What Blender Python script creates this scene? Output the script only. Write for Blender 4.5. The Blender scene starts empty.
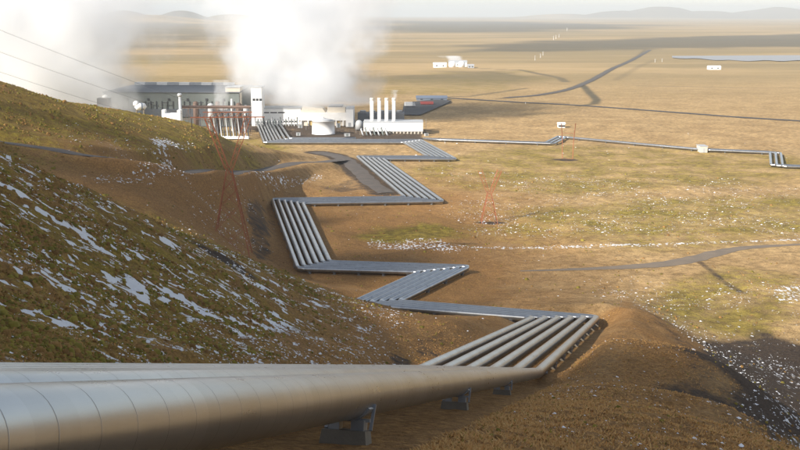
import bpy, bmesh, math, random
import numpy as np
from mathutils import Vector, Matrix

random.seed(7)
rng = np.random.default_rng(7)
S = bpy.context.scene
COL = S.collection
PI = math.pi

# ------------------------------------------------------------------ camera
F = 1099.0                      # focal length in photo pixels (800 wide)
PITCH = math.radians(10.9)
cp, sp = math.cos(PITCH), math.sin(PITCH)
cam_d = bpy.data.cameras.new("camera")
cam = bpy.data.objects.new("camera", cam_d)
COL.objects.link(cam)
cam.location = (0, 0, 0)
cam.rotation_euler = (PI / 2 - PITCH, 0, 0)
cam_d.sensor_width = 36
cam_d.lens = 36 * F / 800
cam_d.clip_start = 0.1
cam_d.clip_end = 80000
S.camera = cam


def P(u, v, d):
    a, b = (u - 400) / F, (v - 225) / F
    return Vector((a * d, (cp - sp * b) * d, (-sp - cp * b) * d))


def PZ(u, v, z):
    """point seen at (u,v) lying at height z"""
    b = (v - 225) / F
    return P(u, v, z / (-sp - cp * b))


# ------------------------------------------------------------------ noise
def _hash(ix, iy, seed):
    h = (ix.astype(np.int64) * 374761393 + iy.astype(np.int64) * 668265263 + seed * 974711) & 0x7FFFFFFF
    h = ((h ^ (h >> 13)) * 1274126177) & 0x7FFFFFFF
    return ((h ^ (h >> 16)) & 0xFFFF) / 65535.0


def vnoise(x, y, seed=0):
    ix, iy = np.floor(x), np.floor(y)
    fx, fy = x - ix, y - iy
    fx = fx * fx * fx * (fx * (fx * 6 - 15) + 10)
    fy = fy * fy * fy * (fy * (fy * 6 - 15) + 10)
    a, b = _hash(ix, iy, seed), _hash(ix + 1, iy, seed)
    c, d = _hash(ix, iy + 1, seed), _hash(ix + 1, iy + 1, seed)
    return (a * (1 - fx) + b * fx) * (1 - fy) + (c * (1 - fx) + d * fx) * fy


def fbm(x, y, seed=0, o=3):
    s, a, t = 0, 1.0, 0
    for k in range(o):
        s = s + a * vnoise(x * 2 ** k + 17.3 * k, y * 2 ** k + 5.1 * k, seed + k)
        t += a
        a *= .5
    return s / t - .5


def sstep(a, b, x):
    t = np.clip((x - a) / (b - a), 0, 1)
    return t * t * (3 - 2 * t)


# ------------------------------------------------------------------ the six zigzag pipes: corners of pipe 1 (viewer's right) and pipe 6
DIA = 1.25
N_P = 6
c1a, c1b = P(538, 373, 130), P(420, 370.3, 128)
vecA = P(0, 439, 12.4) - c1a
corn = []
corn.append((c1a + vecA * 1.30, c1b + vecA * 1.30))
corn.append((c1a, c1b))
corn.append((P(597, 318, 215), P(533, 318.6, 213.5)))
corn.append((PZ(398, 302, -62), PZ(349.5, 304.6, -62)))
corn.append((PZ(469, 267, -62), PZ(420.5, 272.4, -62)))
corn.append((PZ(330, 262.5, -62), PZ(298, 269, -62)))
corn.append((PZ(303, 203.5, -63), PZ(272, 199.5, -63)))
corn.append((PZ(443, 201.5, -63), PZ(405, 197.5, -63)))
corn.append((PZ(383, 159, -63.3), PZ(357, 156.6, -63.3)))
corn.append((PZ(456, 159.3, -63.3), PZ(428, 156.8, -63.3)))
corn.append((PZ(421, 140.2, -63.5), PZ(404, 142.6, -63.5)))
corn.append((PZ(281, 140.2, -63.5), PZ(264, 142.6, -63.5)))
corn.append((PZ(271, 122, -63.5), PZ(256.5, 122.4, -63.5)))
extra = [[PZ(352, 139.4, -63.5), PZ(285, 139.4, -63.5), PZ(275, 122, -63.5)],
         [PZ(356, 138.5, -63.5), PZ(289.5, 138.5, -63.5), PZ(278.5, 122, -63.5)]]
rp = [PZ(423, 138.6, -63.6), PZ(545, 142.8, -63.6), PZ(558, 136.5, -63.6), PZ(640, 144, -63.6), PZ(697, 149, -63.6),
      PZ(770, 152, -63.6), PZ(771, 165, -63.6), PZ(860, 168, -63.6)]

# ------------------------------------------------------------------ terrain
ctl = []                                    # (x, y, z)


def C(u, v, d):
    p = P(u, v, d)
    ctl.append((p.x, p.y, p.z))


def Cz(u, v, z):
    p = PZ(u, v, z)
    ctl.append((p.x, p.y, p.z))


# hillside above the pipes (left)
for a in ((0, 363, 47), (200, 363, 70), (310, 362, 96), (410, 361, 136),
          (0, 250, 76), (100, 285, 88), (200, 300, 105), (300, 330, 125), (400, 336, 158),
          (0, 152, 128), (50, 184, 140), (100, 206, 150), (200, 240, 165), (250, 264, 175), (310, 285, 180), (355, 300, 190),
          (395, 309, 197), (480, 318, 207)):
    C(*a)
# hidden drop behind the crest
ctl += [(-58, 158, -29), (-68, 190, -30), (-42, 185, -36), (-26, 205, -48), (-17, 215, -55), (-8, 222, -58.5), (4, 222, -61)]
# bench that carries the gravel road
for a in ((0, 141.5, 245), (50, 149, 250), (100, 157, 255), (150, 164.5, 276), (200, 170, 310), (240, 169, 366), (285, 165.5, 430), (325, 161, 470),
          (100, 190, 232), (150, 200, 238), (200, 200, 266), (200, 225, 250), (240, 250, 266), (230, 225, 280), (240, 190, 330), (265, 180, 388)):
    C(*a)
for u, v, z in ((252, 205, -57), (262, 205, -60), (257, 232, -59.5), (262, 258, -62.5), (300, 190, -63.2), (275, 190, -61.5), (320, 180, -63.8), (330, 215, -63.8), (330, 240, -63.4), (310, 225, -63.5),
                (380, 225, -63.8), (440, 215, -63.9), (330, 195, -64), (390, 170, -64.4)):
    Cz(u, v, z)
for i in range(5, len(corn) - 1):
    (a1_, a6_), (b1_, b6_) = corn[i], corn[i + 1]
    for t_ in (.1, .5, .9):
        for k_ in (0, 1):
            p_ = (a1_, a6_)[k_].lerp((b1_, b6_)[k_], t_)
            ctl.append((p_.x, p_.y, p_.z - 1.15))
# second hill
for a in ((0, 83, 310), (60, 101, 340), (100, 112, 352), (130, 115, 366), (165, 121, 385), (200, 128, 402), (260, 145, 450), (300, 154, 480),
          (0, 110, 275), (50, 125, 282), (100, 135, 292), (150, 134, 325), (200, 150, 355)):
    C(*a)
ctl += [(-235, 440, -30), (-225, 540, -63), (-160, 560, -64.5), (-90, 575, -64.7), (-280, 600, -65), (-300, 420, -20), (-150, 430, -45), (-120, 470, -60),
        (-95, 490, -63.5), (-70, 505, -64.5)]
# valley floor
for u, v, z in ((350, 160, -63.8), (300, 240, -62.5), (380, 240, -63.5), (500, 300, -62.5), (560, 285, -63),
                (480, 250, -63.5), (650, 290, -63), (700, 330, -62.5), (750, 370, -62), (790, 410, -60), (840, 430, -59), (800, 330, -62),
                (800, 260, -63), (600, 240, -63.6), (700, 220, -63.8), (800, 200, -64), (520, 200, -64), (620, 180, -64.2),
                (480, 170, -64.4), (400, 180, -64.2), (420, 150, -64.7), (560, 150, -64.8), (700, 160, -64.8), (800, 150, -65), (350, 135, -64.8),
                (250, 132, -64.8), (300, 125, -65), (450, 125, -65), (600, 130, -65)):
    Cz(u, v, z)
# crest of the grassy shoulder right of the pipes, and the shoulder itself
for a in ((780, 440, 55), (720, 400, 84), (692, 352, 132), (642, 312, 212), (500, 430, 45), (700, 440, 48), (650, 400, 80), (620, 345, 146), (620, 325, 190)):
    C(*a)
ctl += [(46, 66, -43), (50, 100, -50), (56, 150, -58.5), (60, 200, -62.2), (36, 40, -31), (70, 120, -58.5), (95, 80, -57), (28, 20, -20), (60, 20, -38)]
# ground by and behind the camera, big hill off to the left
ctl += [(0, 0, -2.0), (2, 6, -4.2), (0, -12, 1.0), (12, 0, -4.5), (-9, -8, -1.8), (-20, 0, 2.5), (-30, 30, -4), (-60, 60, 6), (-90, 120, 8), (-120, 40, 34),
        (-150, 150, 22), (-190, 260, 4), (-220, 350, -4), (0, -80, 22), (-80, -60, 40), (60, -60, 0), (110, 0, -40), (160, 60, -58),
        (250, 120, -62), (300, 300, -64), (300, 500, -65), (0, 690, -65), (-200, 660, -65), (200, 660, -65), (-200, 0, 60), (-300, 200, 25),
        (150, -150, -20), (0, -250, 50), (-250, -150, 80), (-380, 300, -5), (350, 0, -60), (250, -200, -40)]
CT = np.array(ctl, dtype=float)
K = 100.0


def _tk(r2):
    return np.where(r2 > 1e-12, 0.5 * r2 * np.log(np.maximum(r2, 1e-12)), 0)


def tps_fit(pts, lam):
    X = pts[:, :2] / K
    n = len(X)
    d2 = ((X[:, None] - X[None]) ** 2).sum(-1)
    A = np.zeros((n + 3, n + 3))
    A[:n, :n] = _tk(d2) + np.eye(n) * lam
    A[:n, n] = 1
    A[:n, n + 1:] = X
    A[n, :n] = 1
    A[n + 1:, :n] = X.T
    b = np.zeros(n + 3)
    b[:n] = pts[:, 2]
    return np.linalg.solve(A, b)


TW = tps_fit(CT, 1.5e-3)


def tps(x, y):
    x, y = x / K, y / K
    n = len(CT)
    z = TW[n] + TW[n + 1] * x + TW[n + 2] * y
    for i in range(n):
        r2 = (x - CT[i, 0] / K) ** 2 + (y - CT[i, 1] / K) ** 2
        z = z + TW[i] * _tk(r2)
    return z


PLAIN = -65.0
# (u centre, v top, distance, half width in u, half depth m) of the far hills
FARH = [(655, 6.5, 16000, 38, 900), (615, 11, 15500, 34, 700), (700, 11, 16300, 40, 700), (770, 8.5, 17000, 50, 800), (850, 8, 17000, 40, 800), (560, 14, 15500, 40, 500),
        (130, 10.5, 9000, 26, 700), (185, 11.5, 9300, 24, 600), (90, 11.5, 9000, 30, 600), (30, 11, 9200, 40, 700), (235, 14, 9000, 28, 500),
        (-60, 9, 9500, 60, 800), (150, 15, 7600, 60, 350)]


def H0(x, y):
    """broad ground shape"""
    r = np.hypot(x, y)
    z = np.full_like(r, PLAIN)
    m = r < 860
    if m.any():
        zz = tps(x[m], y[m])
        w = sstep(600, 850, r[m])
        z[m] = zz * (1 - w) + PLAIN * w
    far = r > 1200
    if far.any():
        xf, yf = x[far], y[far]
        add = fbm(xf / 900, yf / 500, 5) * 9 * sstep(1500, 5000, r[far])
        rf = r[far]
        uu = 400 + F * xf / np.maximum(yf, 1)
        for (uc, vt, dd, hw, hd) in FARH:
            top = (-sp + cp * (225 - vt) / F) * dd - PLAIN
            add = np.maximum(add, top * np.exp(-np.abs((uu - uc) / hw) ** 2.2 * .8 - ((rf - dd) / hd) ** 2 * .7) * (yf > 0)
                             * (1 + .35 * fbm(xf / 420, yf / 420, 9)))
        z[far] += add
    return z


# pipe beds and roads pull the ground to themselves
beds = []       # (ax, ay, az, ha, bx, by, bz, hb, blend)
for i in range(len(corn) - 1):
    a1, a6 = corn[i]
    b1, b6 = corn[i + 1]
    ca, cb = (a1 + a6) / 2, (b1 + b6) / 2
    t = (cb - ca).xy.normalized()
    nrm = Vector((-t.y, t.x))
    ha = abs((a1 - a6).xy.dot(nrm)) / 2 + 1
    hb = abs((b1 - b6).xy.dot(nrm)) / 2 + 1
    beds.append((ca.x, ca.y, ca.z - 1.06, ha, cb.x, cb.y, cb.z - 1.06, hb, 6.0 if i > 1 else 7.0))
for L in (extra[0], rp):
    for a, b in zip(L[:-1], L[1:]):
        beds.append((a.x, a.y, a.z - 1.0, 3, b.x, b.y, b.z - 1.0, 3, 5))


def bed_blend(x, y, z):
    wsum = np.zeros_like(z)
    zsum = np.zeros_like(z)
    wmax = np.zeros_like(z)
    for (ax, ay, az, ha, bx, by, bz, hb, bl) in beds:
        mx = max(ha, hb) + bl
        m = (x > min(ax, bx) - mx) & (x < max(ax, bx) + mx) & (y > min(ay, by) - mx) & (y < max(ay, by) + mx)
        if not m.any():
            continue
        dx, dy = bx - ax, by - ay
        l2 = dx * dx + dy * dy
        t = np.clip(((x[m] - ax) * dx + (y[m] - ay) * dy) / l2, 0, 1)
        dist = np.hypot(x[m] - ax - t * dx, y[m] - ay - t * dy)
        e = np.maximum(0, dist - (ha + (hb - ha) * t))
        w = 1 - sstep(0, bl, e)
        wsum[m] += w
        zsum[m] += w * (az + (bz - az) * t)
        wmax[m] = np.maximum(wmax[m], w)
    ok = wsum > 1e-6
    z = z.copy()
    z[ok] = z[ok] * (1 - wmax[ok]) + zsum[ok] / wsum[ok] * wmax[ok]
    return z, wmax


def H(x, y):
    """ground without the small bumps"""
    x, y = np.atleast_1d(np.asarray(x, float)), np.atleast_1d(np.asarray(y, float))
    z = H0(x, y)
    z, w = bed_blend(x, y, z)
    return z


def hz(x, y):
    return float(H(x, y)[0])


_steps = np.concatenate([np.geomspace(8, 900, 900), np.geomspace(905, 20000, 500)])


def G(u, v):
    """where the photograph's pixel meets the ground"""
    a, b = (u - 400) / F, (v - 225) / F
    d = _steps
    x, y, z = a * d, (cp - sp * b) * d, (-sp - cp * b) * d
    h = H(x, y)
    below = np.nonzero(z < h)[0]
    if len(below) == 0:
        return Vector((x[-1], y[-1], h[-1]))
    k = below[0]
    if k == 0:
        return Vector((x[0], y[0], h[0]))
    e0, e1 = z[k - 1] - h[k - 1], z[k] - h[k]
    t = e0 / (e0 - e1 + 1e-9)
    dd = d[k - 1] + (d[k] - d[k - 1]) * t
    xx, yy = a * dd, (cp - sp * b) * dd
    return Vector((xx, yy, hz(xx, yy)))


# ------------------------------------------------------------------ material helpers
def new_mat(name):
    m = bpy.data.materials.new(name)
    m.use_nodes = True
    nt = m.node_tree
    return m, nt, nt.nodes["Principled BSDF"]


class NT:
    def __init__(s, nt):
        s.nt, s.n, s.l = nt, nt.nodes, nt.links

    def node(s, t, **k):
        n = s.n.new(t)
        for a, b in k.items():
            setattr(n, a, b)
        return n

    def put(s, sock, val):
        if isinstance(val, bpy.types.NodeSocket):
            s.l.new(val, sock)
        else:
            sock.default_value = val

    def math(s, op, a, b=0.0, c=0.0, clamp=False):
        n = s.node("ShaderNodeMath", operation=op, use_clamp=clamp)
        s.put(n.inputs[0], a)
        s.put(n.inputs[1], b)
        s.put(n.inputs[2], c)
        return n.outputs[0]

    def vmath(s, op, a, b=(0, 0, 0)):
        n = s.node("ShaderNodeVectorMath", operation=op)
        s.put(n.inputs[0], a)
        s.put(n.inputs[1], b)
        return n.outputs[0]

    def noise(s, vec, scale, detail=3, rough=.55, dist=0.0):
        n = s.node("ShaderNodeTexNoise")
        s.put(n.inputs["Vector"], vec)
        n.inputs["Scale"].default_value = scale
        n.inputs["Detail"].default_value = detail
        n.inputs["Roughness"].default_value = rough
        n.inputs["Distortion"].default_value = dist
        return n.outputs["Fac"]

    def ss(s, a, b, x):
        n = s.node("ShaderNodeMapRange", interpolation_type="SMOOTHSTEP")
        s.put(n.inputs["Value"], x)
        s.put(n.inputs["From Min"], a)
        s.put(n.inputs["From Max"], b)
        return n.outputs[0]

    def mix(s, f, a, b, mode="MIX"):
        n = s.node("ShaderNodeMix", data_type="RGBA", blend_type=mode)
        s.put(n.inputs[0], f)
        s.put(n.inputs[6], a if not isinstance(a, tuple) else a + ((1,) if len(a) == 3 else ()))
        s.put(n.inputs[7], b if not isinstance(b, tuple) else b + ((1,) if len(b) == 3 else ()))
        return n.outputs[2]


def simple(name, col, rough=.6, metal=0.0, var=.12, scale=.6, bump=0.0, spec=.4):
    """a painted / rendered / metal surface with gentle weathering"""
    m, nt, b = new_mat(name)
    q = NT(nt)
    pos = q.node("ShaderNodeNewGeometry").outputs["Position"]
    n = q.noise(pos, scale, 5, .6)
    st = q.noise(q.vmath("MULTIPLY", pos, (1.0, 1.0, .12)), scale * 2.2, 4, .6)
    f = q.math("MULTIPLY_ADD", q.math("ADD", n, st), var * 1.2, 1 - var * 1.2)
    c = q.mix(1.0, tuple(col), q.node("ShaderNodeCombineColor").outputs[0], "MULTIPLY")
    cc = c.node.inputs[7].links[0].from_node
    for k in range(3):
        q.put(cc.inputs[k], f)
    q.put(b.inputs["Base Color"], c)
    q.put(b.inputs["Roughness"], q.math("MULTIPLY_ADD", n, .2, rough - .1, True))
    b.inputs["Metallic"].default_value = metal
    b.inputs["Specular IOR Level"].default_value = spec
    if bump:
        bn = q.node("ShaderNodeBump")
        bn.inputs["Strength"].default_value = .6
        bn.inputs["Distance"].default_value = bump
        q.put(bn.inputs["Height"], q.noise(pos, scale * 8, 4))
        q.put(b.inputs["Normal"], bn.outputs[0])
    return m


# ------------------------------------------------------------------ ground mesh
def frange_rows():
    r, out = 1.2, []
    while r < 21000:
        out.append(r)
        if r < 420:
            s = max(.05, .0045 * r)
        else:
            s = min(r * r / 130000, 140)
        r += s
    return np.array(out)


def angles():
    fine = np.arange(-26, 26.001, .085)
    out = []
    a = 26.0
    st = .085
    while a < 180:
        st = min(st * 1.16, 2.5)
        a += st
        out.append(a)
    out = np.array([t for t in out if t < 179])
    return np.radians(np.concatenate([-out[::-1], fine, out]))


R_ = frange_rows()
TH = angles()
nr, na = len(R_), len(TH)
gx = (R_[:, None] * np.sin(TH)[None]).ravel()
gy = (R_[:, None] * np.cos(TH)[None]).ravel()
g0 = H0(gx, gy)
gz, bedw = bed_blend(gx, gy, g0)
grr = np.hypot(gx, gy)

# roads, as photo pixels along their centre (dropped on the ground), half width in metres
ROADS = {
    "gravel_road": ([(-25, 138), (0, 141.5), (50, 149), (100, 157), (150, 164.5), (200, 169.5), (240, 169), (285, 165.5), (318, 162), (342, 160)], 3.4),
    "service_road": ([(316, 152.5), (334, 155.5), (347, 161), (357, 169.5), (369, 181), (386, 193)], 3.4),
    "valley_road": ([(520, 271.5), (570, 269.5), (620, 267.5), (660, 264.5), (690, 260), (715, 253.5), (745, 248), (800, 244.5), (860, 241)], 2.7),
    "plain_road": ([(440, 97.5), (470, 99.5), (520, 102.5), (560, 104.5), (600, 107), (680, 113), (740, 117.5), (830, 123)], 3.2),
    "lava_track": ([(505, 98), (540, 95), (570, 89), (592, 80), (612, 69), (632, 60), (650, 50)], 3.6),
    "yard_road": ([(412, 116), (424, 111), (436, 107), (452, 103)], 3.0),
}
road_paths = {}
for nme, (pix, hw) in ROADS.items():
    pts = [G(*p) for p in pix]
    # smooth with Catmull-Rom
    out = []
    for i in range(len(pts) - 1):
        p0 = pts[max(i - 1, 0)]; p1 = pts[i]; p2 = pts[i + 1]; p3 = pts[min(i + 2, len(pts) - 1)]
        n = max(4, int((p2 - p1).length / 4))
        for k in range(n):
            t = k / n
            out.append(.5 * ((2 * p1) + (p2 - p0) * t + (2 * p0 - 5 * p1 + 4 * p2 - p3) * t * t + (3 * p1 - p0 - 3 * p2 + p3) * t ** 3))
    out.append(pts[-1])
    zz = H(np.array([o.x for o in out]), np.array([o.y for o in out]))
    ker = np.ones(7) / 7
    zp = np.convolve(np.pad(zz, 3, mode="edge"), ker, mode="valid")
    road_paths[nme] = ([Vector((o.x, o.y, z)) for o, z in zip(out, zp)], hw)

roadw = np.zeros_like(gz)
roadf = np.zeros_like(gz)
for nme, (path, hw) in road_paths.items():
    xs = np.array([p.x for p in path]); ys = np.array([p.y for p in path]); zs = np.array([p.z for p in path])
    mg = hw + 22
    idx = np.nonzero((gx > xs.min() - mg) & (gx < xs.max() + mg) & (gy > ys.min() - mg) & (gy < ys.max() + mg))[0]
    best = np.full(len(idx), 1e9); bz = np.zeros(len(idx))
    for i in range(len(path) - 1):
        dx, dy = xs[i + 1] - xs[i], ys[i + 1] - ys[i]
        l2 = dx * dx + dy * dy + 1e-9
        t = np.clip(((gx[idx] - xs[i]) * dx + (gy[idx] - ys[i]) * dy) / l2, 0, 1)
        dd = np.hypot(gx[idx] - xs[i] - t * dx, gy[idx] - ys[i] - t * dy)
        m = dd < best
        best[m] = dd[m]; bz[m] = (zs[i] + (zs[i + 1] - zs[i]) * t)[m]
    w = 1 - sstep(hw + .6, hw + 7, best)
    roadf[idx] = np.maximum(roadf[idx], 1 - sstep(hw + 4, hw + 22, best))
    gz[idx] = gz[idx] * (1 - w) + bz * w
    roadw[idx] = np.maximum(roadw[idx], 1 - sstep(hw, hw + 1.5, best))

# small relief: swells, gullies, tussocks (only as fine as the mesh can carry)
free = (1 - bedw) * (1 - .85 * roadf) * (1 - roadw)
gz += fbm(gx / 34, gy / 34, 21, 3) * 2.2 * free * sstep(20, 60, grr) * (1 - sstep(600, 900, grr) * .6)
# furrows down the slope of the left hillside
hillw = sstep(4, -14, gx + 8 - .02 * gy) * sstep(25, 50, gy) * (1 - sstep(190, 230, gy)) * free
fd = gx * -.42 + gy * .907
fl = gx * .907 + gy * .42
gz += fbm(fd / 3.2 + fbm(gx / 9, gy / 9, 3) * 1.5, fl / 16, 31, 3) * 1.2 * hillw
gz += fbm(gx / 2.3, gy / 2.3, 35, 2) * .5 * hillw
near = 1 - sstep(90, 190, grr)
gz += (fbm(gx / 1.1, gy / 1.1, 41, 2) * .34 + fbm(gx / .45, gy / .45, 47, 2) * .16) * near * (.35 + .65 * free) * (1 - roadw) * (bedw < 2)
mid = (1 - sstep(420, 600, grr)) * sstep(90, 190, grr)
gz += fbm(gx / 3.5, gy / 3.5, 51, 2) * .5 * mid * free
# keep the ground out of the pipe undersides
gz -= .05 * (bedw > .95) * near


def poly_w(pix, soft, world=False):
    """weight of a patch of ground given by its outline (photo pixels dropped on the ground)"""
    pts = np.array([(p.x, p.y) for p in (G(*q) for q in pix)]) if not world else np.array(pix, float)
    lo, hi = pts.min(0) - soft, pts.max(0) + soft
    w = np.zeros_like(gx)
    idx = np.nonzero((gx > lo[0]) & (gx < hi[0]) & (gy > lo[1]) & (gy < hi[1]))[0]
    if len(idx) == 0:
        return w
    X, Y = gx[idx], gy[idx]
    jx = fbm(X / soft / 1.2, Y / soft / 1.2, 61, 3) * soft * 1.6
    jy = fbm(X / soft / 1.2, Y / soft / 1.2, 71, 3) * soft * 1.6
    X, Y = X + jx, Y + jy
    inside = np.zeros(len(idx), bool)
    dist = np.full(len(idx), 1e9)
    n = len(pts)
    for i in range(n):
        ax, ay = pts[i]; bx, by = pts[(i + 1) % n]
        cr = ((ay > Y) != (by > Y)) & (X < (bx - ax) * (Y - ay) / (by - ay + 1e-12) + ax)
        inside ^= cr
        dx, dy = bx - ax, by - ay
        t = np.clip(((X - ax) * dx + (Y - ay) * dy) / (dx * dx + dy * dy + 1e-9), 0, 1)
        dist = np.minimum(dist, np.hypot(X - ax - t * dx, Y - ay - t * dy))
    sd = np.where(inside, dist, -dist)
    w[idx] = sstep(-soft * .5, soft * .5, sd)
    return w


def mx(*a):
    o = a[0]
    for b in a[1:]:
        o = np.maximum(o, b)
    return o


def along(pix, hw, soft):
    """weight of a strip of ground along a line"""
    pts = [G(*q) for q in pix]
    w = np.zeros_like(gx)
    for a, b in zip(pts[:-1], pts[1:]):
        mg = hw + soft
        idx = np.nonzero((gx > min(a.x, b.x) - mg) & (gx < max(a.x, b.x) + mg) & (gy > min(a.y, b.y) - mg) & (gy < max(a.y, b.y) + mg))[0]
        dx, dy = b.x - a.x, b.y - a.y
        t = np.clip(((gx[idx] - a.x) * dx + (gy[idx] - a.y) * dy) / (dx * dx + dy * dy + 1e-9), 0, 1)
        dd = np.hypot(gx[idx] - a.x - t * dx, gy[idx] - a.y - t * dy)
        w[idx] = np.maximum(w[idx], 1 - sstep(hw, hw + soft, dd))
    return w


moss = mx(poly_w([(-60, 60), (0, 81), (60, 98.5), (130, 110), (200, 123), (262, 133), (285, 150), (215, 160), (120, 146), (50, 138), (-60, 132)], 26) * .85,
          poly_w([(366, 228), (420, 224), (470, 232), (465, 241), (366, 241)], 9) * .95,
          poly_w([(440, 160), (520, 148), (640, 150), (800, 158), (860, 175), (700, 190), (560, 195), (450, 180)], 34) * .7,
          poly_w([(500, 205), (640, 196), (860, 200), (860, 236), (640, 242), (500, 240)], 30) * .8,
          poly_w([(640, 285), (720, 270), (800, 280), (800, 330), (720, 330), (660, 318)], 10) * .75,
          poly_w([(120, 60), (230, 58), (230, 84), (120, 84)], 80) * .25,
          poly_w([(372, 82), (420, 72), (520, 70), (545, 82), (500, 90), (440, 94), (380, 96)], 50) * .5)
moss = mx(moss, .72 * sstep(6, -16, gx + 8) * (1 - sstep(215, 240, grr)))
soil = mx(poly_w([(700, 345), (740, 338), (800, 345), (860, 350), (860, 460), (790, 450), (735, 410), (712, 375)], 18) * .74,
          poly_w([(338, 158), (372, 190), (345, 194), (318, 186), (352, 178)], 7) * .5,
          along([(316, 152.5), (334, 155.5), (347, 161), (357, 169.5), (369, 181), (386, 193)], 4, 6) * .62,
          poly_w([(300, 125), (345, 128), (350, 137), (285, 138)], 8) * .75,
          poly_w([(246, 205), (264, 200), (276, 240), (274, 266), (256, 260)], 4) * .5,
          poly_w([(398, 345), (470, 322), (500, 319), (470, 332), (425, 362)], 4) * .45,
          poly_w([(180, 120), (300, 112), (430, 130), (430, 140), (300, 140), (240, 128)], 8) * .6,
          along([(700, 262), (712, 272), (722, 282), (745, 294)], .2, 2.0) * .5)
soil = mx(soil, along([(642, 312), (668, 330), (692, 352), (706, 378), (722, 402), (740, 420)], .6, 6) * .44)
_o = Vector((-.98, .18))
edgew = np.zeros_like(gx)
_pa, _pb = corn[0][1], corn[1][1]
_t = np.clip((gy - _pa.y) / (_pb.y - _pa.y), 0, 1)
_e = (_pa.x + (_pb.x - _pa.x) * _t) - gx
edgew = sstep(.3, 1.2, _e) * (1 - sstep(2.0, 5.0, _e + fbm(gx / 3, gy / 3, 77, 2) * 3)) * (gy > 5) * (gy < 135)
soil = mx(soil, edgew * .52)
for (u, v, rr) in ((490, 221, 3.2), (565, 160, 4), (225, 262, 3)):  # dark ground at the pylon feet; the two-legged frame's shadow is painted in
    p = G(u, v)
    soil = mx(soil, (1 - sstep(rr * .4, rr * 1.6, np.hypot((gx - p.x) * .6, gy - p.y))) * .7)
snow = np.full_like(gx, .12)
snow = mx(snow, .52 * sstep(8, -6, gx + 4 - .03 * gy) * sstep(30, 45, gy) * (1 - sstep(205, 235, grr)))
snow = mx(snow, poly_w([(366, 237), (440, 238), (470, 246), (462, 252), (366, 247)], 5) * .62,
          poly_w([(143, 138), (186, 140), (178, 156), (150, 152)], 7) * .8,
          poly_w([(765, 288), (800, 284), (860, 290), (860, 306), (780, 304)], 5) * .62,
          along([(470, 245), (560, 246), (640, 246.5), (700, 243), (800, 240), (860, 238)], .6, 3.4) * .66,
          poly_w([(700, 340), (860, 345), (860, 460), (790, 452), (720, 400)], 8) * .43,
          poly_w([(430, 165), (860, 180), (860, 240), (440, 240)], 20) * .36,
          poly_w([(560, 275), (860, 270), (860, 345), (690, 345), (600, 300)], 12) * .36,
          poly_w([(190, 185), (260, 180), (260, 262), (190, 240)], 10) * .40,
          poly_w([(60, 118), (140, 140), (150, 165), (60, 165)], 12) * .35,
          along([(60, 150), (130, 162), (200, 172), (260, 168)], 2.5, 3) * .45,
          along([(90, 182), (140, 180), (230, 178), (320, 176)], 1.5, 2.5) * .52)
_fx = fd + fbm(gx / 6, gy / 6, 15, 3) * 2.6
streak = fbm(_fx / .95, fl / 3.6, 91, 4) + .28 * fbm(gx / 17, gy / 17, 93, 2) + .75 * fbm(gx / 1.0, gy / .8, 95, 2)
band = mx(along([(115, 280), (160, 293), (210, 306), (262, 322), (335, 337)], 1.2, 4.0), .8 * along([(0, 183), (40, 205), (95, 238), (150, 262)], .8, 2.5),
          .8 * along([(0, 265), (60, 285), (120, 300)], .6, 2.0), .7 * along([(140, 232), (200, 262), (240, 285)], .6, 2.2), .7 * along([(330, 250), (420, 330)], .5, 3))
streak = sstep(.262, .325, streak + .24 * band) * hillw
snow = np.where(grr > 900, .0, snow)
shoulder = poly_w([(400, 450), (560, 372), (600, 322), (642, 312), (692, 352), (722, 402), (785, 445), (900, 520), (400, 520)], 5)
snow = snow * (1 - shoulder) + shoulder * .24
# brown (1) against pale straw (0)
brown = mx(sstep(60, 0, gx - .03 * gy) * (1 - sstep(330, 520, grr)), poly_w([(640, 300), (700, 345), (800, 460), (400, 460), (600, 330)], 12),
           poly_w([(290, 225), (470, 225), (505, 262), (500, 305), (300, 300)], 14))
# far plain: cloud-shadow bands painted as dark ground, plus heath, hills and tracks
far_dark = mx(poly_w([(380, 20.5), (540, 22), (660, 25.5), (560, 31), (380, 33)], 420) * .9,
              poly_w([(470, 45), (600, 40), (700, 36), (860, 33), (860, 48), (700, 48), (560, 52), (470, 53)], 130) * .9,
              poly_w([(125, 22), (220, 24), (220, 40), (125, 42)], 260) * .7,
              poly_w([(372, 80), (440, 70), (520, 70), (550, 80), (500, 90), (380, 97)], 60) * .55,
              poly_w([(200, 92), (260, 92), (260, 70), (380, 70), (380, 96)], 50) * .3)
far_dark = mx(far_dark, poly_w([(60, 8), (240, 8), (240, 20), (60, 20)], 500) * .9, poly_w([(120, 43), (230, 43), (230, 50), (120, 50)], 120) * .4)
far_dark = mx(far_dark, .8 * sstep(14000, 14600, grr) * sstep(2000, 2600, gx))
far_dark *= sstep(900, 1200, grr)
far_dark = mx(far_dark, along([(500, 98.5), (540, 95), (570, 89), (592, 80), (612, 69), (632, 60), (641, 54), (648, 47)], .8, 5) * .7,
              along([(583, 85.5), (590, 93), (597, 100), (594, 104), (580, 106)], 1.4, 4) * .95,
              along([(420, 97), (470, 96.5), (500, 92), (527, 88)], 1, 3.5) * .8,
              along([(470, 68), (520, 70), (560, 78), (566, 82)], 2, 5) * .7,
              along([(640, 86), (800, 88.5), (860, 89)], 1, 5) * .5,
              along([(616, 80), (640, 66), (655, 60)], 1, 6) * .3)

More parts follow.
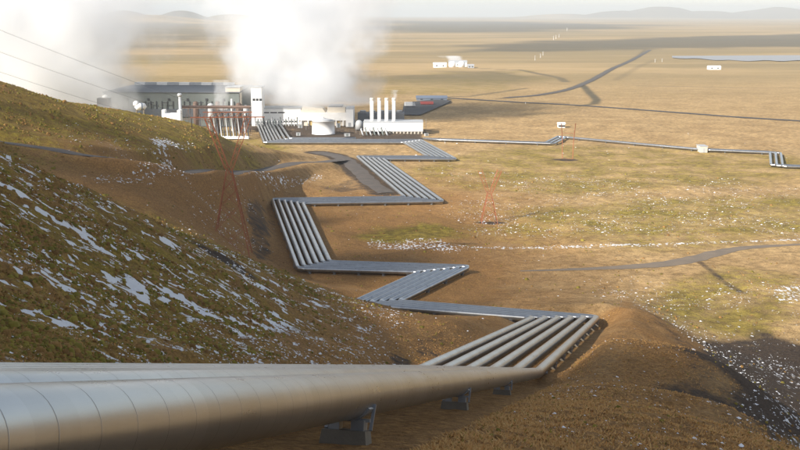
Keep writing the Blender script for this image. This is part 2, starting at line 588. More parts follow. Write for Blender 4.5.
me = bpy.data.meshes.new("terrain")
i0 = np.arange(nr - 1)[:, None] * na + np.arange(na - 1)[None]
quads = np.stack([i0, i0 + 1, i0 + na + 1, i0 + na], -1).reshape(-1, 4)
wrap = np.arange(nr - 1) * na
quads = np.concatenate([quads, np.stack([wrap + na - 1, wrap, wrap + na, wrap + 2 * na - 1], -1)])
quads = quads[:, ::-1]
co = np.stack([gx, gy, gz], -1)
nv = len(co)
co = np.concatenate([co, [[0, 0, gz[:na].mean()]]])
tri = np.stack([np.arange(na), (np.arange(na) + 1) % na, np.full(na, nv)], -1)
me.vertices.add(nv + 1)
me.vertices.foreach_set("co", co.ravel().astype(np.float32))
nl = quads.size + tri.size
me.loops.add(nl)
me.loops.foreach_set("vertex_index", np.concatenate([quads.ravel(), tri.ravel()]).astype(np.int32))
npoly = len(quads) + len(tri)
me.polygons.add(npoly)
ls = np.concatenate([np.arange(len(quads)) * 4, quads.size + np.arange(len(tri)) * 3])
me.polygons.foreach_set("loop_start", ls.astype(np.int32))
me.polygons.foreach_set("use_smooth", np.ones(npoly, bool))
me.update(calc_edges=True)


def attr(name, a, b, c, d):
    at = me.attributes.new(name, "FLOAT_COLOR", "POINT")
    v = np.stack([a, b, c, d], -1)
    v = np.concatenate([v, v[:1]])
    at.data.foreach_set("color", v.ravel().astype(np.float32))


attr("zone_a", moss, soil, snow, brown)
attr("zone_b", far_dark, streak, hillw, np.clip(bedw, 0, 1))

gm, nt, bs = new_mat("moor_ground")
q = NT(nt)
pos = q.node("ShaderNodeNewGeometry").outputs["Position"]
za = q.node("ShaderNodeAttribute", attribute_name="zone_a")
zb = q.node("ShaderNodeAttribute", attribute_name="zone_b")
sa = q.node("ShaderNodeSeparateColor"); q.l.new(za.outputs["Color"], sa.inputs[0])
sb = q.node("ShaderNodeSeparateColor"); q.l.new(zb.outputs["Color"], sb.inputs[0])
MOSS, SOIL_SHADE, SNOW, BROWN = sa.outputs[0], sa.outputs[1], sa.outputs[2], za.outputs["Alpha"]
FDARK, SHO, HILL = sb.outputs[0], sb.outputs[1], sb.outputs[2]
sepp = q.node("ShaderNodeSeparateXYZ"); q.l.new(pos, sepp.inputs[0])
flat = q.vmath("MULTIPLY", pos, (1, 1, .3))
nA = q.noise(flat, .012, 4, .6)
nB = q.noise(flat, .07, 4, .6)
nC = q.noise(flat, .45, 4, .65)
nD = q.noise(pos, 2.6, 4, .7)
nE = q.noise(pos, 11, 3, .7)
farn = q.noise(q.vmath("MULTIPLY", pos, (.0011, .0042, 0)), 1.0, 5, .62, .4)
farf = q.noise(q.vmath("MULTIPLY", pos, (.011, .035, 0)), 1.0, 6, .68)
# straw and brown heath
straw = q.mix(q.ss(.3, .7, nB), (.47, .315, .15), (.34, .22, .10))
brn = q.mix(q.ss(.35, .65, nC), (.35, .187, .070), (.22, .118, .044))
brn = q.mix(q.ss(.45, .75, nD), brn, (.36, .20, .065))
base = q.mix(q.math("MULTIPLY", BROWN, q.math("ADD", .55, nB), clamp=True), straw, brn)
# far plain variation
fw = q.ss(500, 1400, sepp.outputs[1])
farc = q.mix(q.ss(.36, .6, farn), (.45, .315, .16), (.27, .20, .10))
farc = q.mix(q.math("MULTIPLY", q.ss(.4, .7, farf), .45), farc, (.30, .22, .085))
base = q.mix(fw, base, farc)
# moss
mossc = q.mix(q.ss(.3, .7, nC), (.15, .125, .018), (.25, .195, .030))
mossm = q.math("MULTIPLY", MOSS, q.ss(.36, .60, q.math("ADD", q.math("MULTIPLY", nB, .55), q.math("MULTIPLY", nC, .45))))
mossm = q.math("MAXIMUM", mossm, q.math("MULTIPLY", q.ss(.62, 1.0, MOSS), .8), clamp=True)
base = q.mix(mossm, base, mossc)
# tussock mottling
mot = q.math("ADD", q.math("ADD", q.math("MULTIPLY", q.ss(.3, .7, nC), .62), q.math("MULTIPLY", q.ss(.3, .7, nD), .5)), q.math("MULTIPLY_ADD", q.ss(.3, .7, nE), .3, .30))
cmb = q.node("ShaderNodeCombineColor")
for k in range(3):
    q.put(cmb.inputs[k], mot)
base = q.mix(q.math("SUBTRACT", 1.0, q.math("MULTIPLY", fw, .8)), base, q.mix(1.0, base, cmb.outputs[0], "MULTIPLY"))
# bare dark earth, and the pylon shadow painted with it
soil_shade_m = q.ss(.30, .62, q.math("ADD", SOIL_SHADE, q.math("MULTIPLY", q.math("SUBTRACT", q.math("ADD", q.math("MULTIPLY", nC, .6), q.math("MULTIPLY", nB, .4)), .5), 1.1)))
soil_shade_c = q.mix(q.ss(.3, .7, nD), (.050, .038, .030), (.105, .075, .052))
base = q.mix(soil_shade_m, base, soil_shade_c)
bare = q.math("MULTIPLY", q.ss(.60, .70, nC), q.math("MULTIPLY", HILL, .8))
base = q.mix(bare, base, (.05, .032, .018))
# dark heath and painted cloud shadow far away
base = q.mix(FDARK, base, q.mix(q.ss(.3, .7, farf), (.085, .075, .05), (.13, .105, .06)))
# snow: streaks down the furrows on the hillside, specks elsewhere
rot = q.node("ShaderNodeVectorRotate", rotation_type="Z_AXIS")
q.put(rot.inputs["Vector"], pos)
rot.inputs["Angle"].default_value = math.radians(-25)
stre = q.vmath("MULTIPLY", rot.outputs[0], (.34, .85, .25))
wob = q.node("ShaderNodeTexNoise"); q.put(wob.inputs["Vector"], pos); wob.inputs["Scale"].default_value = 1.3; wob.inputs["Detail"].default_value = 3
stre = q.vmath("ADD", stre, q.vmath("MULTIPLY", q.vmath("SUBTRACT", wob.outputs["Color"], (.5, .5, .5)), (.5, .8, .5)))
s1 = q.noise(stre, .75, 5, .62)
s2 = q.noise(q.vmath("MULTIPLY", pos, (1.3, .55, .5)), 1.0, 4, .68)
s3 = q.noise(flat, .09, 3, .6)
sn = q.math("ADD", q.math("MULTIPLY", s1, q.math("MULTIPLY", HILL, .75)), q.math("MULTIPLY", s2, q.math("SUBTRACT", 1.0, q.math("MULTIPLY", HILL, .75))))
sn = q.math("ADD", sn, q.math("MULTIPLY", q.math("SUBTRACT", s3, .5), .28))
thr = q.math("MULTIPLY_ADD", SNOW, -.42, .80)
snm = q.ss(q.math("ADD", thr, -.01), q.math("ADD", thr, .035), sn)
snm = q.math("MULTIPLY", snm, q.ss(.02, .1, SNOW))
sedge = q.math("ADD", SHO, q.math("MULTIPLY", q.math("SUBTRACT", q.math("ADD", q.math("MULTIPLY", nD, .6), q.math("MULTIPLY", s1, .4)), .5), 1.5))
snm = q.math("MAXIMUM", snm, q.ss(.50, .66, sedge))
base = q.mix(snm, base, (.83, .83, .835))
q.put(bs.inputs["Base Color"], base)
bs.inputs["Roughness"].default_value = .95
bs.inputs["Specular IOR Level"].default_value = .1
bump = q.node("ShaderNodeBump")
bump.inputs["Strength"].default_value = .9
bump.inputs["Distance"].default_value = .35
hgt = q.math("ADD", q.math("ADD", q.math("MULTIPLY", nD, .7), q.math("MULTIPLY", nE, .35)), q.math("ADD", q.math("MULTIPLY", nC, 1.6), q.math("MULTIPLY", snm, .25)))
q.put(bump.inputs["Height"], hgt)
q.put(bs.inputs["Normal"], bump.outputs[0])

me.materials.append(gm)
ground = bpy.data.objects.new("terrain", me)
COL.objects.link(ground)
ground["kind"] = "structure"

# ------------------------------------------------------------------ mesh builder
class MB:
    def __init__(s):
        s.v, s.f, s.uv, s.sm = [], [], [], []

    def face(s, idx, uv=None, smooth=False):
        s.f.append(idx); s.uv.append(uv); s.sm.append(smooth)

    def hexa(s, p):
        o = len(s.v)
        s.v += [tuple(a) for a in p]
        for f in ((0, 3, 2, 1), (4, 5, 6, 7), (0, 1, 5, 4), (1, 2, 6, 5), (2, 3, 7, 6), (3, 0, 4, 7)):
            s.face([o + i for i in f])

    def box(s, c, d, rz=0.0, taper=1.0):
        """c = centre of the base, d = full size"""
        ca, sa_ = math.cos(rz), math.sin(rz)
        p = []
        for z, k in ((0, 1), (d[2], taper)):
            for sx, sy in ((-1, -1), (1, -1), (1, 1), (-1, 1)):
                x, y = sx * d[0] / 2 * k, sy * d[1] / 2 * k
                p.append((c[0] + ca * x - sa_ * y, c[1] + sa_ * x + ca * y, c[2] + z))
        s.hexa(p)
        return s

    def bar(s, a, b, w, h=None):
        a, b = Vector(a), Vector(b)
        h = h or w
        t = (b - a).normalized()
        up = Vector((0, 0, 1)) if abs(t.z) < .95 else Vector((1, 0, 0))
        n = t.cross(up).normalized() * w / 2
        m = n.cross(t).normalized() * h / 2
        s.hexa([a - n - m, a + n - m, a + n + m, a - n + m, b - n - m, b + n - m, b + n + m, b - n + m])
        return s

    def tube(s, pts, r, n=8, caps=True):
        pts = [Vector(p) for p in pts]
        rr = r if isinstance(r, (list, tuple)) else [r] * len(pts)
        o = len(s.v)
        for i, p in enumerate(pts):
            t = ((pts[min(i + 1, len(pts) - 1)] - pts[max(i - 1, 0)])).normalized()
            up = Vector((0, 0, 1)) if abs(t.z) < .98 else Vector((1, 0, 0))
            a = t.cross(up).normalized()
            b = a.cross(t).normalized()
            for k in range(n):
                an = 2 * PI * k / n
                s.v.append(tuple(p + (a * math.cos(an) + b * math.sin(an)) * rr[i]))
        for i in range(len(pts) - 1):
            for k in range(n):
                k2 = (k + 1) % n
                s.face([o + i * n + k, o + i * n + k2, o + (i + 1) * n + k2, o + (i + 1) * n + k], smooth=True)
        if caps:
            s.face([o + k for k in range(n)])
            s.face([o + (len(pts) - 1) * n + k for k in range(n)][::-1])
        return s

    def lathe(s, c, prof, n=24):
        """prof: list of (radius, z)"""
        o = len(s.v)
        for r, z in prof:
            for k in range(n):
                an = 2 * PI * k / n
                s.v.append((c[0] + r * math.cos(an), c[1] + r * math.sin(an), c[2] + z))
        for i in range(len(prof) - 1):
            for k in range(n):
                k2 = (k + 1) % n
                s.face([o + i * n + k, o + i * n + k2, o + (i + 1) * n + k2, o + (i + 1) * n + k], smooth=True)
        s.face([o + k for k in range(n)][::-1])
        s.face([o + (len(prof) - 1) * n + k for k in range(n)])
        return s

    def prism(s, pts, h0, h1):
        o = len(s.v)
        n = len(pts)
        s.v += [(p[0], p[1], h0) for p in pts] + [(p[0], p[1], h1) for p in pts]
        s.face([o + i for i in range(n)][::-1])
        s.face([o + n + i for i in range(n)])
        for i in range(n):
            j = (i + 1) % n
            s.face([o + i, o + j, o + n + j, o + n + i])
        return s

    def mesh(s, name, mat):
        m = bpy.data.meshes.new(name)
        m.from_pydata(s.v, [], s.f)
        m.materials.append(mat)
        m.polygons.foreach_set("use_smooth", s.sm)
        if any(u is not None for u in s.uv):
            ul = m.uv_layers.new(name="UVMap")
            k = 0
            for u, f in zip(s.uv, s.f):
                for j in range(len(f)):
                    ul.data[k].uv = u[j] if u is not None else (0, 0)
                    k += 1
        m.update()
        return m

    def build(s, name, mat, parent=None, loc=None, rz=0.0):
        o = bpy.data.objects.new(name, s.mesh(name, mat))
        COL.objects.link(o)
        if parent is not None:
            o.parent = parent
        if loc is not None:
            o.location = loc
        o.rotation_euler.z = rz
        return o


def tag(o, label=None, cat=None, group=None, kind=None):
    if label: o["label"] = label
    if cat: o["category"] = cat
    if group: o["group"] = group
    if kind: o["kind"] = kind
    return o


def thing(name, label, cat, loc, rz=0.0, group=None):
    o = bpy.data.objects.new(name, None)
    o.empty_display_size = .5
    COL.objects.link(o)
    o.location = loc
    o.rotation_euler.z = rz
    return tag(o, label, cat, group)


def dup(root, loc, rz=None, label=None, group=None):
    def cp_(o, par):
        c = o.copy()
        COL.objects.link(c)
        if par is not None:
            c.parent = par
        for ch in o.children:
            cp_(ch, c)
        return c
    r = cp_(root, None)
    r.location = loc
    if rz is not None: r.rotation_euler.z = rz
    if label: r["label"] = label
    if group: r["group"] = group
    return r


# ------------------------------------------------------------------ roads
def road_mat(name, col, col2):
    m, nt, b = new_mat(name)
    q = NT(nt)
    pos = q.node("ShaderNodeNewGeometry").outputs["Position"]
    n1 = q.noise(pos, .25, 4); n2 = q.noise(pos, 2.5, 4)
    c = q.mix(q.ss(.3, .7, n1), col, col2)
    c = q.mix(q.math("MULTIPLY", n2, .5), c, tuple(x * .6 for x in col))
    q.put(b.inputs["Base Color"], c)
    b.inputs["Roughness"].default_value = .9
    bn = q.node("ShaderNodeBump"); bn.inputs["Distance"].default_value = .08
    q.put(bn.inputs["Height"], n2); q.put(b.inputs["Normal"], bn.outputs[0])
    return m


M_gravel = road_mat("dark_gravel", (.085, .072, .062), (.12, .098, .08))
M_pale = road_mat("pale_gravel", (.17, .135, .10), (.22, .17, .12))
M_asph = road_mat("asphalt", (.05, .05, .052), (.07, .068, .066))
M_lava = road_mat("lava_gravel", (.075, .066, .058), (.105, .085, .068))
rm = {"gravel_road": M_gravel, "service_road": M_gravel, "valley_road": M_pale, "plain_road": M_asph,
      "lava_track": M_lava, "yard_road": M_asph}
for nme, (path, hw) in road_paths.items():
    mb = MB()
    n = len(path)
    off = .16 if path[0].y < 700 else .35
    for i, p in enumerate(path):
        t = (path[min(i + 1, n - 1)] - path[max(i - 1, 0)]); t.z = 0; t.normalize()
        nr_ = Vector((-t.y, t.x, 0))
        tp = min(1, .12 + min(i, n - 1 - i) / 14) if nme in ("valley_road", "yard_road") else 1
        for k, dz in ((-1, -.10), (-.4, .03), (.4, .03), (1, -.10)):
            j = 1 + rng.uniform(-.16, .16) if abs(k) == 1 else 1
            mb.v.append(tuple(p + nr_ * hw * tp * k * j + Vector((0, 0, off + dz))))
    for i in range(n - 1):
        for k in range(3):
            a = i * 4 + k
            mb.face([a, a + 1, a + 5, a + 4], smooth=True)
    o = mb.build(nme, rm[nme])
    o["kind"] = "structure"

# the grey lake on the far plain
lk = [G(u, v) for u, v in ((668, 56.6), (700, 56.0), (760, 55.7), (830, 55.4), (840, 60.5), (790, 61.8), (750, 61.0), (716, 60.4), (694, 58.6))]
mb = MB()
_n = 24
for i in range(_n + 1):
    u_ = 672 + (840 - 672) * i / _n
    va, vb = 56.4 - 1.0 * i / _n, 58.0 + 3.2 * min(1, i / 9) + .5 * math.sin(i * 1.3)
    for v_ in (va, (va + vb) / 2, vb):
        p = G(u_, v_)
        mb.v.append((p.x, p.y, p.z + .8))
for i in range(_n):
    for k in range(2):
        a = i * 3 + k
        mb.face([a, a + 1, a + 4, a + 3])
m_w, nt, b = new_mat("lake_water")
b.inputs["Base Color"].default_value = (.26, .25, .24, 1)
b.inputs["Roughness"].default_value = .4
lake = mb.build("lake_water", m_w)
lake["kind"] = "structure"

# ------------------------------------------------------------------ pipes
m_pipe, nt, b = new_mat("aluminium_cladding")
q = NT(nt)
uvn = q.node("ShaderNodeUVMap").outputs[0]
su = q.node("ShaderNodeSeparateXYZ"); q.l.new(uvn, su.inputs[0])
ul, va = su.outputs[0], su.outputs[1]
fr = q.math("FRACT", q.math("DIVIDE", ul, 1.1))
edge = q.math("ABSOLUTE", q.math("SUBTRACT", fr, .5))
seam = q.ss(.489, .496, edge)
cell = q.math("FLOOR", q.math("ADD", q.math("DIVIDE", ul, 1.1), .5))
wn = q.node("ShaderNodeTexWhiteNoise", noise_dimensions="1D"); q.put(wn.inputs["W"], cell)
pos = q.node("ShaderNodeNewGeometry").outputs["Position"]
n1 = q.noise(pos, .9, 4, .6)
cuv = q.node("ShaderNodeCombineXYZ"); q.put(cuv.inputs[0], q.math("MULTIPLY", ul, .12)); q.put(cuv.inputs[1], q.math("MULTIPLY", va, 6.0))
n2 = q.noise(cuv.outputs[0], 2.0, 5, .65)
stain = q.math("MULTIPLY_ADD", q.math("ADD", n1, n2), .28, .72)
val = q.math("MULTIPLY", stain, q.math("MULTIPLY_ADD", wn.outputs["Value"], .16, .92))
val = q.math("MULTIPLY", val, q.math("MULTIPLY_ADD", seam, -.45, 1.0))
cmb = q.node("ShaderNodeCombineColor")
q.put(cmb.inputs[0], q.math("MULTIPLY", val, .335)); q.put(cmb.inputs[1], q.math("MULTIPLY", val, .345)); q.put(cmb.inputs[2], q.math("MULTIPLY", val, .355))
q.put(b.inputs["Base Color"], cmb.outputs[0])
b.inputs["Metallic"].default_value = .85
q.put(b.inputs["Roughness"], q.math("MULTIPLY_ADD", q.math("ADD", n1, n2), .07, .22))
bn = q.node("ShaderNodeBump"); bn.inputs["Strength"].default_value = .5; bn.inputs["Distance"].default_value = .02
q.put(bn.inputs["Height"], q.math("ADD", q.math("MULTIPLY", seam, -.6), q.math("ADD", q.math("MULTIPLY", q.noise(pos, .7, 1, .5), .9), q.math("MULTIPLY", wn.outputs["Value"], .12))))
q.put(b.inputs["Normal"], bn.outputs[0])


def round_path(pts, cut):
    """cut each corner into a lobster-back bend of three mitres"""
    out = [pts[0]]
    for i in range(1, len(pts) - 1):
        a = (pts[i - 1] - pts[i]); c = (pts[i + 1] - pts[i])
        la, lc = a.length, c.length
        k = min(cut, la * .3, lc * .3)
        p0 = pts[i] + a / la * k; p2 = pts[i] + c / lc * k
        for t in (0, .5, 1):
            out.append(p0 * (1 - t) ** 2 + pts[i] * 2 * t * (1 - t) + p2 * t * t)
    out.append(pts[-1])
    return out


def pipe_mesh(pts, r, n=28, cut=1.5):
    pts = round_path([Vector(p) for p in pts], cut)
    mb = MB()
    T = [(pts[i + 1] - pts[i]).normalized() for i in range(len(pts) - 1)]
    s0 = 0.0
    for i, t in enumerate(T):
        up = Vector((0, 0, 1))
        a = t.cross(up).normalized(); bb = a.cross(t).normalized()
        L = (pts[i + 1] - pts[i]).length
        n0 = (T[i - 1] + t).normalized() if i > 0 else t
        n1_ = (T[i + 1] + t).normalized() if i < len(T) - 1 else t
        nseg = 1 if L < 3 else max(1, int(L / 6))
        ringp = []
        for j in range(nseg + 1):
            c = pts[i] + t * (L * j / nseg)
            ring = []
            for k in range(n + 1):
                an = 2 * PI * k / n
                w = (a * math.cos(an) + bb * math.sin(an)) * r
                p = c + w
                if j == 0:
                    p = p - t * ((p - pts[i]).dot(n0) / t.dot(n0))
                elif j == nseg:
                    p = p - t * ((p - pts[i + 1]).dot(n1_) / t.dot(n1_))
                ring.append((p, (s0 + (p - pts[i]).dot(t), k / n)))
            ringp.append(ring)
        for j in range(nseg):
            o = len(mb.v)
            r0, r1 = ringp[j], ringp[j + 1]
            if j == 0:
                mb.v += [tuple(x[0]) for x in r0[:n]]
            base0 = o if j == 0 else last
            last = len(mb.v)
            mb.v += [tuple(x[0]) for x in r1[:n]]
            for k in range(n):
                k2 = (k + 1) % n
                mb.face([base0 + k, last + k, last + k2, base0 + k2],
                        [r0[k][1], r1[k][1], r1[k + 1][1], r0[k + 1][1]], True)
        s0 += L
    # end caps
    mb.face([i for i in range(n)])
    mb.face([len(mb.v) - n + i for i in range(n)][::-1])
    return mb


PL = ["thick silver pipe along the bottom, nearest and rightmost of the six zigzagging pipes",
      "second silver pipe of the zigzag, just behind the nearest thick one",
      "third silver pipe of the zigzag, counted from the nearest right-hand edge",
      "fourth silver pipe of the zigzag, with two more on its hill side",
      "fifth silver pipe of the zigzag, next to the one on the hill side",
      "silver pipe on the hill side of the zigzag, farthest from the viewer in the foreground"]
pipe_paths = []
for k in range(N_P):
    t = k / (N_P - 1)
    pts = [a.lerp(b, t) for a, b in corn]
    if k > 0:
        pts[0].z += (.10, .03, 0, 0, 0)[k - 1]
    pipe_paths.append(pts)
    o = pipe_mesh(pts, DIA / 2, 40 if k < 2 else 28).build("steam_pipe", m_pipe)
    tag(o, PL[k], "pipe", "six silver steam pipes zigzagging down to the plant")
EL = ["silver pipe second from the right where eight pipes run in parallel to the plant",
      "silver pipe rightmost of the eight parallel pipes left of the round tank"]
for pts, lb in zip(extra, EL):
    o = pipe_mesh(pts, DIA / 2, 16).build("steam_pipe", m_pipe)
    tag(o, lb, "pipe", "silver feed pipes by the round tank")
RL = ["silver pipe crossing the valley to the right, farthest of the three side by side",
      "silver pipe crossing the valley to the right, middle of the three side by side",
      "silver pipe crossing the valley to the right, nearest of the three side by side"]
for k in range(3):
    off = Vector((1.8, -2.1, 0)) * k
    o = pipe_mesh([p + off for p in rp], .55, 14).build("water_pipe", m_pipe)
    tag(o, RL[k], "pipe", "three silver pipes crossing the valley to the right")

# saddles under the pipes
M_conc = simple("weathered_concrete", (.17, .145, .11), .9, 0, .25, 1.5, .02)
M_galv = simple("galvanised_steel", (.25, .25, .25), .5, .5, .2, 2)
M_dark = simple("dark_steel", (.06, .06, .065), .6, .3, .2, 1.5)


def make_support():
    t = thing("pipe_support", "x", "pipe support", (0, 0, 0))
    mb = MB()
    mb.box((0, .05, -.8), (.95, 1.5, 1.12), 0, .8)
    mb.build("footing", M_conc, t)
    MB().box((0, -.30, .323), (.5, .36, .28)).build("bearing_block", M_galv, t)
    MB().box((0, .36, .323), (.42, .3, .28)).build("bearing_block", M_galv, t)
    mb = MB()                                              # cradle arc
    for i in range(8):
        a0, a1 = PI * (1.18 + .64 * i / 8), PI * (1.18 + .64 * (i + 1) / 8)
        r0, r1 = .68, .75
        p = []
        for x in (-.28, .28):
            for (r, a) in ((r0, a0), (r0, a1), (r1, a1), (r1, a0)):
                p.append((x, math.cos(a) * r, 1.32 + math.sin(a) * r))
        mb.hexa(p)
    mb.box((0, 0, .55), (.14, 1.2, .09))
    mb.build("cradle", M_galv, t)
    for sy in (-1, 1):
        mb = MB()
        mb.bar((.0, sy * .62, .33), (.42, sy * .62, 1.02), .09, .06)
        mb.build("strut", M_galv, t)
    return t


sup = make_support()
n_sup = 0


def place_support(pth, seg, s, label, grp="steel saddles under the silver pipes"):
    global n_sup
    a, b = pth[seg], pth[seg + 1]
    p = a.lerp(b, s)
    z = p.z - 1.29
    t = b - a
    rz = math.atan2(t.y, t.x)
    o = sup if n_sup == 0 else dup(sup, (0, 0, 0))
    n_sup += 1
    o.location = (p.x, p.y, z)
    o.rotation_euler.z = rz
    o.rotation_euler.y = -math.asin(t.z / t.length)
    o.rotation_mode = "XYZ"
    o["label"] = label
    o["group"] = grp
    return o


A1 = pipe_paths[0]
La = (A1[1] - A1[0]).length


def seg_t(u):
    a, b = A1[0], A1[1]
    lo, hi = 0.0, 1.0
    for _ in range(40):
        m = (lo + hi) / 2
        p = a.lerp(b, m)
        f = p.y * cp - p.z * sp
        uu = 400 + F * p.x / f if f > .5 else -1e9
        if uu < u: lo = m
        else: hi = m
    return lo


for u, lb in ((347, "concrete and steel saddle under the thick pipe, nearest one in the foreground"),
              (456, "concrete and steel saddle under the thick pipe, second from the viewer"),
              (503, "concrete and steel saddle under the thick pipe just before its first bend")):
    place_support(A1, 0, seg_t(u), lb)
for i in range(9):
    place_support(A1, 1, .04 + i * .115, "low saddle in a row under the outer right pipe between the first two bends")
for seg, n, pi_ in ((2, 5, 5), (3, 4, 0), (4, 5, 5), (5, 9, 0), (5, 9, 5), (6, 6, 0), (7, 9, 0), (8, 5, 0), (9, 6, 0)):
    for i in range(n):
        place_support(pipe_paths[pi_], seg, (i + .5) / n, "small saddle half hidden under the silver pipes crossing the valley floor",
                      "saddles along the valley pipes")
for i in range(len(rp) - 1):
    n = max(2, int((rp[i + 1] - rp[i]).length / 14))
    for j in range(n):
        a, b = rp[i] + Vector((3.6, -4.2, 0)), rp[i + 1] + Vector((3.6, -4.2, 0))
        place_support([a, b], 0, (j + .5) / n, "tiny saddle under the three pipes running to the right edge", "saddles along the three valley pipes")

# ------------------------------------------------------------------ buildings of the plant
M_white = simple("white_cladding", (.82, .81, .79), .6, 0, .08, .25)
M_cream = simple("cream_cladding", (.62, .56, .47), .7, 0, .12, .25)
M_grey = simple("grey_green_cladding", (.17, .19, .18), .6, .1, .14, .2)
M_roofd = simple("dark_roof", (.11, .12, .135), .7, 0, .2, .2)
M_blue = simple("blue_grey_roof", (.13, .16, .21), .6, 0, .15, .2)
M_red = simple("red_roof", (.34, .06, .045), .6, 0, .15, .2)
M_glass, _, gb = new_mat("window_glass")
gb.inputs["Base Color"].default_value = (.03, .035, .04, 1); gb.inputs["Roughness"].default_value = .15
M_rust = simple("red_oxide_steel", (.33, .11, .05), .75, .1, .25, 1.2)
M_rustd = simple("brown_pipework", (.13, .085, .065), .7, .2, .3, .8)
M_lgrey = simple("light_grey_paint", (.42, .43, .44), .6, .1, .15, .5)
M_yel = simple("ochre_cladding", (.50, .36, .14), .7, 0, .15, .4)


def wall_box(mb, x0, x1, y0, y1, z0, z1):
    mb.box(((x0 + x1) / 2, (y0 + y1) / 2, z0), (x1 - x0, y1 - y0, z1 - z0))
    return mb


def at(u, d):
    """ground point under photo column u at depth d"""
    y = d * (cp + sp * .1)
    x = (u - 400) / F * d
    return Vector((x, y, hz(x, y)))


def px(d):
    return d / F


# turbine hall (long grey-green building on the left)
d = 640
o = at(172, d)
W = 136 * px(d)
b_ = thing("turbine_hall", "long grey-green industrial hall with a dark roof and pale rooftop strip, behind the mossy hill", "building", o, math.radians(-2))
top = P(172, 92.5, d).z - o.z
wall_box(MB(), -W / 2, W / 2, 0, 44, 0, top).build("wall", M_grey, b_)
mb = MB(); mb.hexa([(-W / 2 - .6, -.6, top + .003), (W / 2 + .6, -.6, top + .003), (W / 2 + .6, 45, top + 1.2), (-W / 2 + 5, 45, top + 1.2),
                    (-W / 2 - .6, -.6, top + .5), (W / 2 + .6, -.6, top + .5), (W / 2 + .6, 45, top + 1.9), (-W / 2 + 5, 45, top + 1.9)])
rf = mb.build("roof", M_roofd, b_)
x = -W / 2 + 7
for i in range(9):
    w_ = 6.6 if i % 2 == 0 else 7.2
    if x + w_ > W / 2 - 1: break
    wall_box(MB(), x, x + w_ - .15, 41, 44.4, top + 1.85, top + 3.6 - .03 * i).build("rooflight", M_white if i % 2 == 0 else M_lgrey, rf)
    x += w_
mb = MB()
for i in range(24):
    xx = -W / 2 + 1.6 + i * (W - 3) / 23.5
    mb.box((xx, -.35, top - 11), (.35, .3, 6.2))
mb.build("cladding_rib", M_dark, b_)
wall_box(MB(), -W / 2 + 1, W / 2 - 1, -.9, -.04, 5.5, 10.0).build("plinth_band", M_roofd, b_)
for i, ux in enumerate((-26, -14, -2, 9, 20, 30)):
    f_ = wall_box(MB(), ux, ux + 1.1, -.5, -.003, top - 4.6, top - 3.2).build("vent_louvre", M_dark, b_)
for ux in (-34.5, -13, -5, 16):
    mb = MB(); mb.bar((ux, -2.2, top - 8), (ux, -2.2, top - 5.6), .4); mb.bar((ux - .2, -2.2, top - 5.6), (ux + 3.2, -2.2, top - 5.6), .4)
    mb.build("duct", M_dark, b_)

# dark block with a white cap at the hall's left end
o = at(103, 610)
t = thing("cooling_fan_house", "small dark fan house at the left end of the grey hall, beside the steam", "outbuilding", o)
zt = P(103, 98, 610).z - o.z
wall_box(MB(), -3, 3.4, 0, 6, 0, zt).build("wall", M_dark, t)
MB().lathe((.8, 3, zt + .003), [(1.7, 0), (1.6, .8), (1.0, 1.5), (.2, 1.8)], 16).build("fan_cowl", M_white, t)

# white steam separator with dome
o = at(140, 560)
t = thing("separator_vessel", "white rounded vessel with a dark band, peeping over the mossy hill before the grey hall", "tank", o)
zt = P(138, 100.5, 560).z - o.z
zb_ = P(138, 110, 560).z - o.z
mb = MB(); mb.tube([(-1.9, -1.4, zb_ + 1.1), (-1.6, -1.2, zb_ + 1.5), (-.3, -.3, zb_ + 1.8), (2.2, 1.2, zb_ + 1.7), (3.0, 1.7, zb_ + 1.4)], [.5, 1.5, 1.9, 1.7, .5], 16)
mb.build("shell", M_white, t)
MB().lathe((-1.6, -.8, 0), [(1.45, zb_ + 2.4), (1.45, zt - 1.2), (1.1, zt - .4), (.4, zt)], 16).build("dome", M_white, t)
mb = MB(); mb.tube([(.4, .1, zb_ + 1.8), (1.0, .45, zb_ + 1.8)], [1.97, 1.93], 16); mb.build("band", M_blue, t)
mb = MB()
for x in (-1.6, 2): mb.box((x, .2, 0), (.6, 1.6, zb_ + 1))
mb.build("cradle", M_conc, t)

# grey vent stack
o = at(180.5, 545)
t = thing("vent_stack", "single tall grey vent stack with a wider cap, standing alone before the grey hall", "chimney", o)
zt = P(180, 93, 545).z - o.z
MB().lathe((0, 0, 0), [(1.0, 0), (.85, 1.5), (.72, zt - 1.6)], 18).build("shaft", M_lgrey, t)
MB().lathe((0, 0, zt - 1.597), [(.9, 0), (1.25, .5), (1.25, 1.1), (.8, 1.6)], 18).build("cap", M_lgrey, t)

# low white wall with end blocks
o = at(171, 540)
zt = P(171, 113.5, 540).z - o.z
t = thing("loading_dock", "low white dock with a raised block at each end, left of the grey vent stack", "outbuilding", o)
wall_box(MB(), -4.6, 4.6, 0, 5, 0, zt).build("wall", M_white, t)
wall_box(MB(), -4.6, -3.2, 0.1, 5, zt + .003, zt + 1.7).build("end_block", M_white, t)
wall_box(MB(), 3.0, 4.6, 0.1, 5, zt + .003, zt + 1.6).build("end_block", M_white, t)

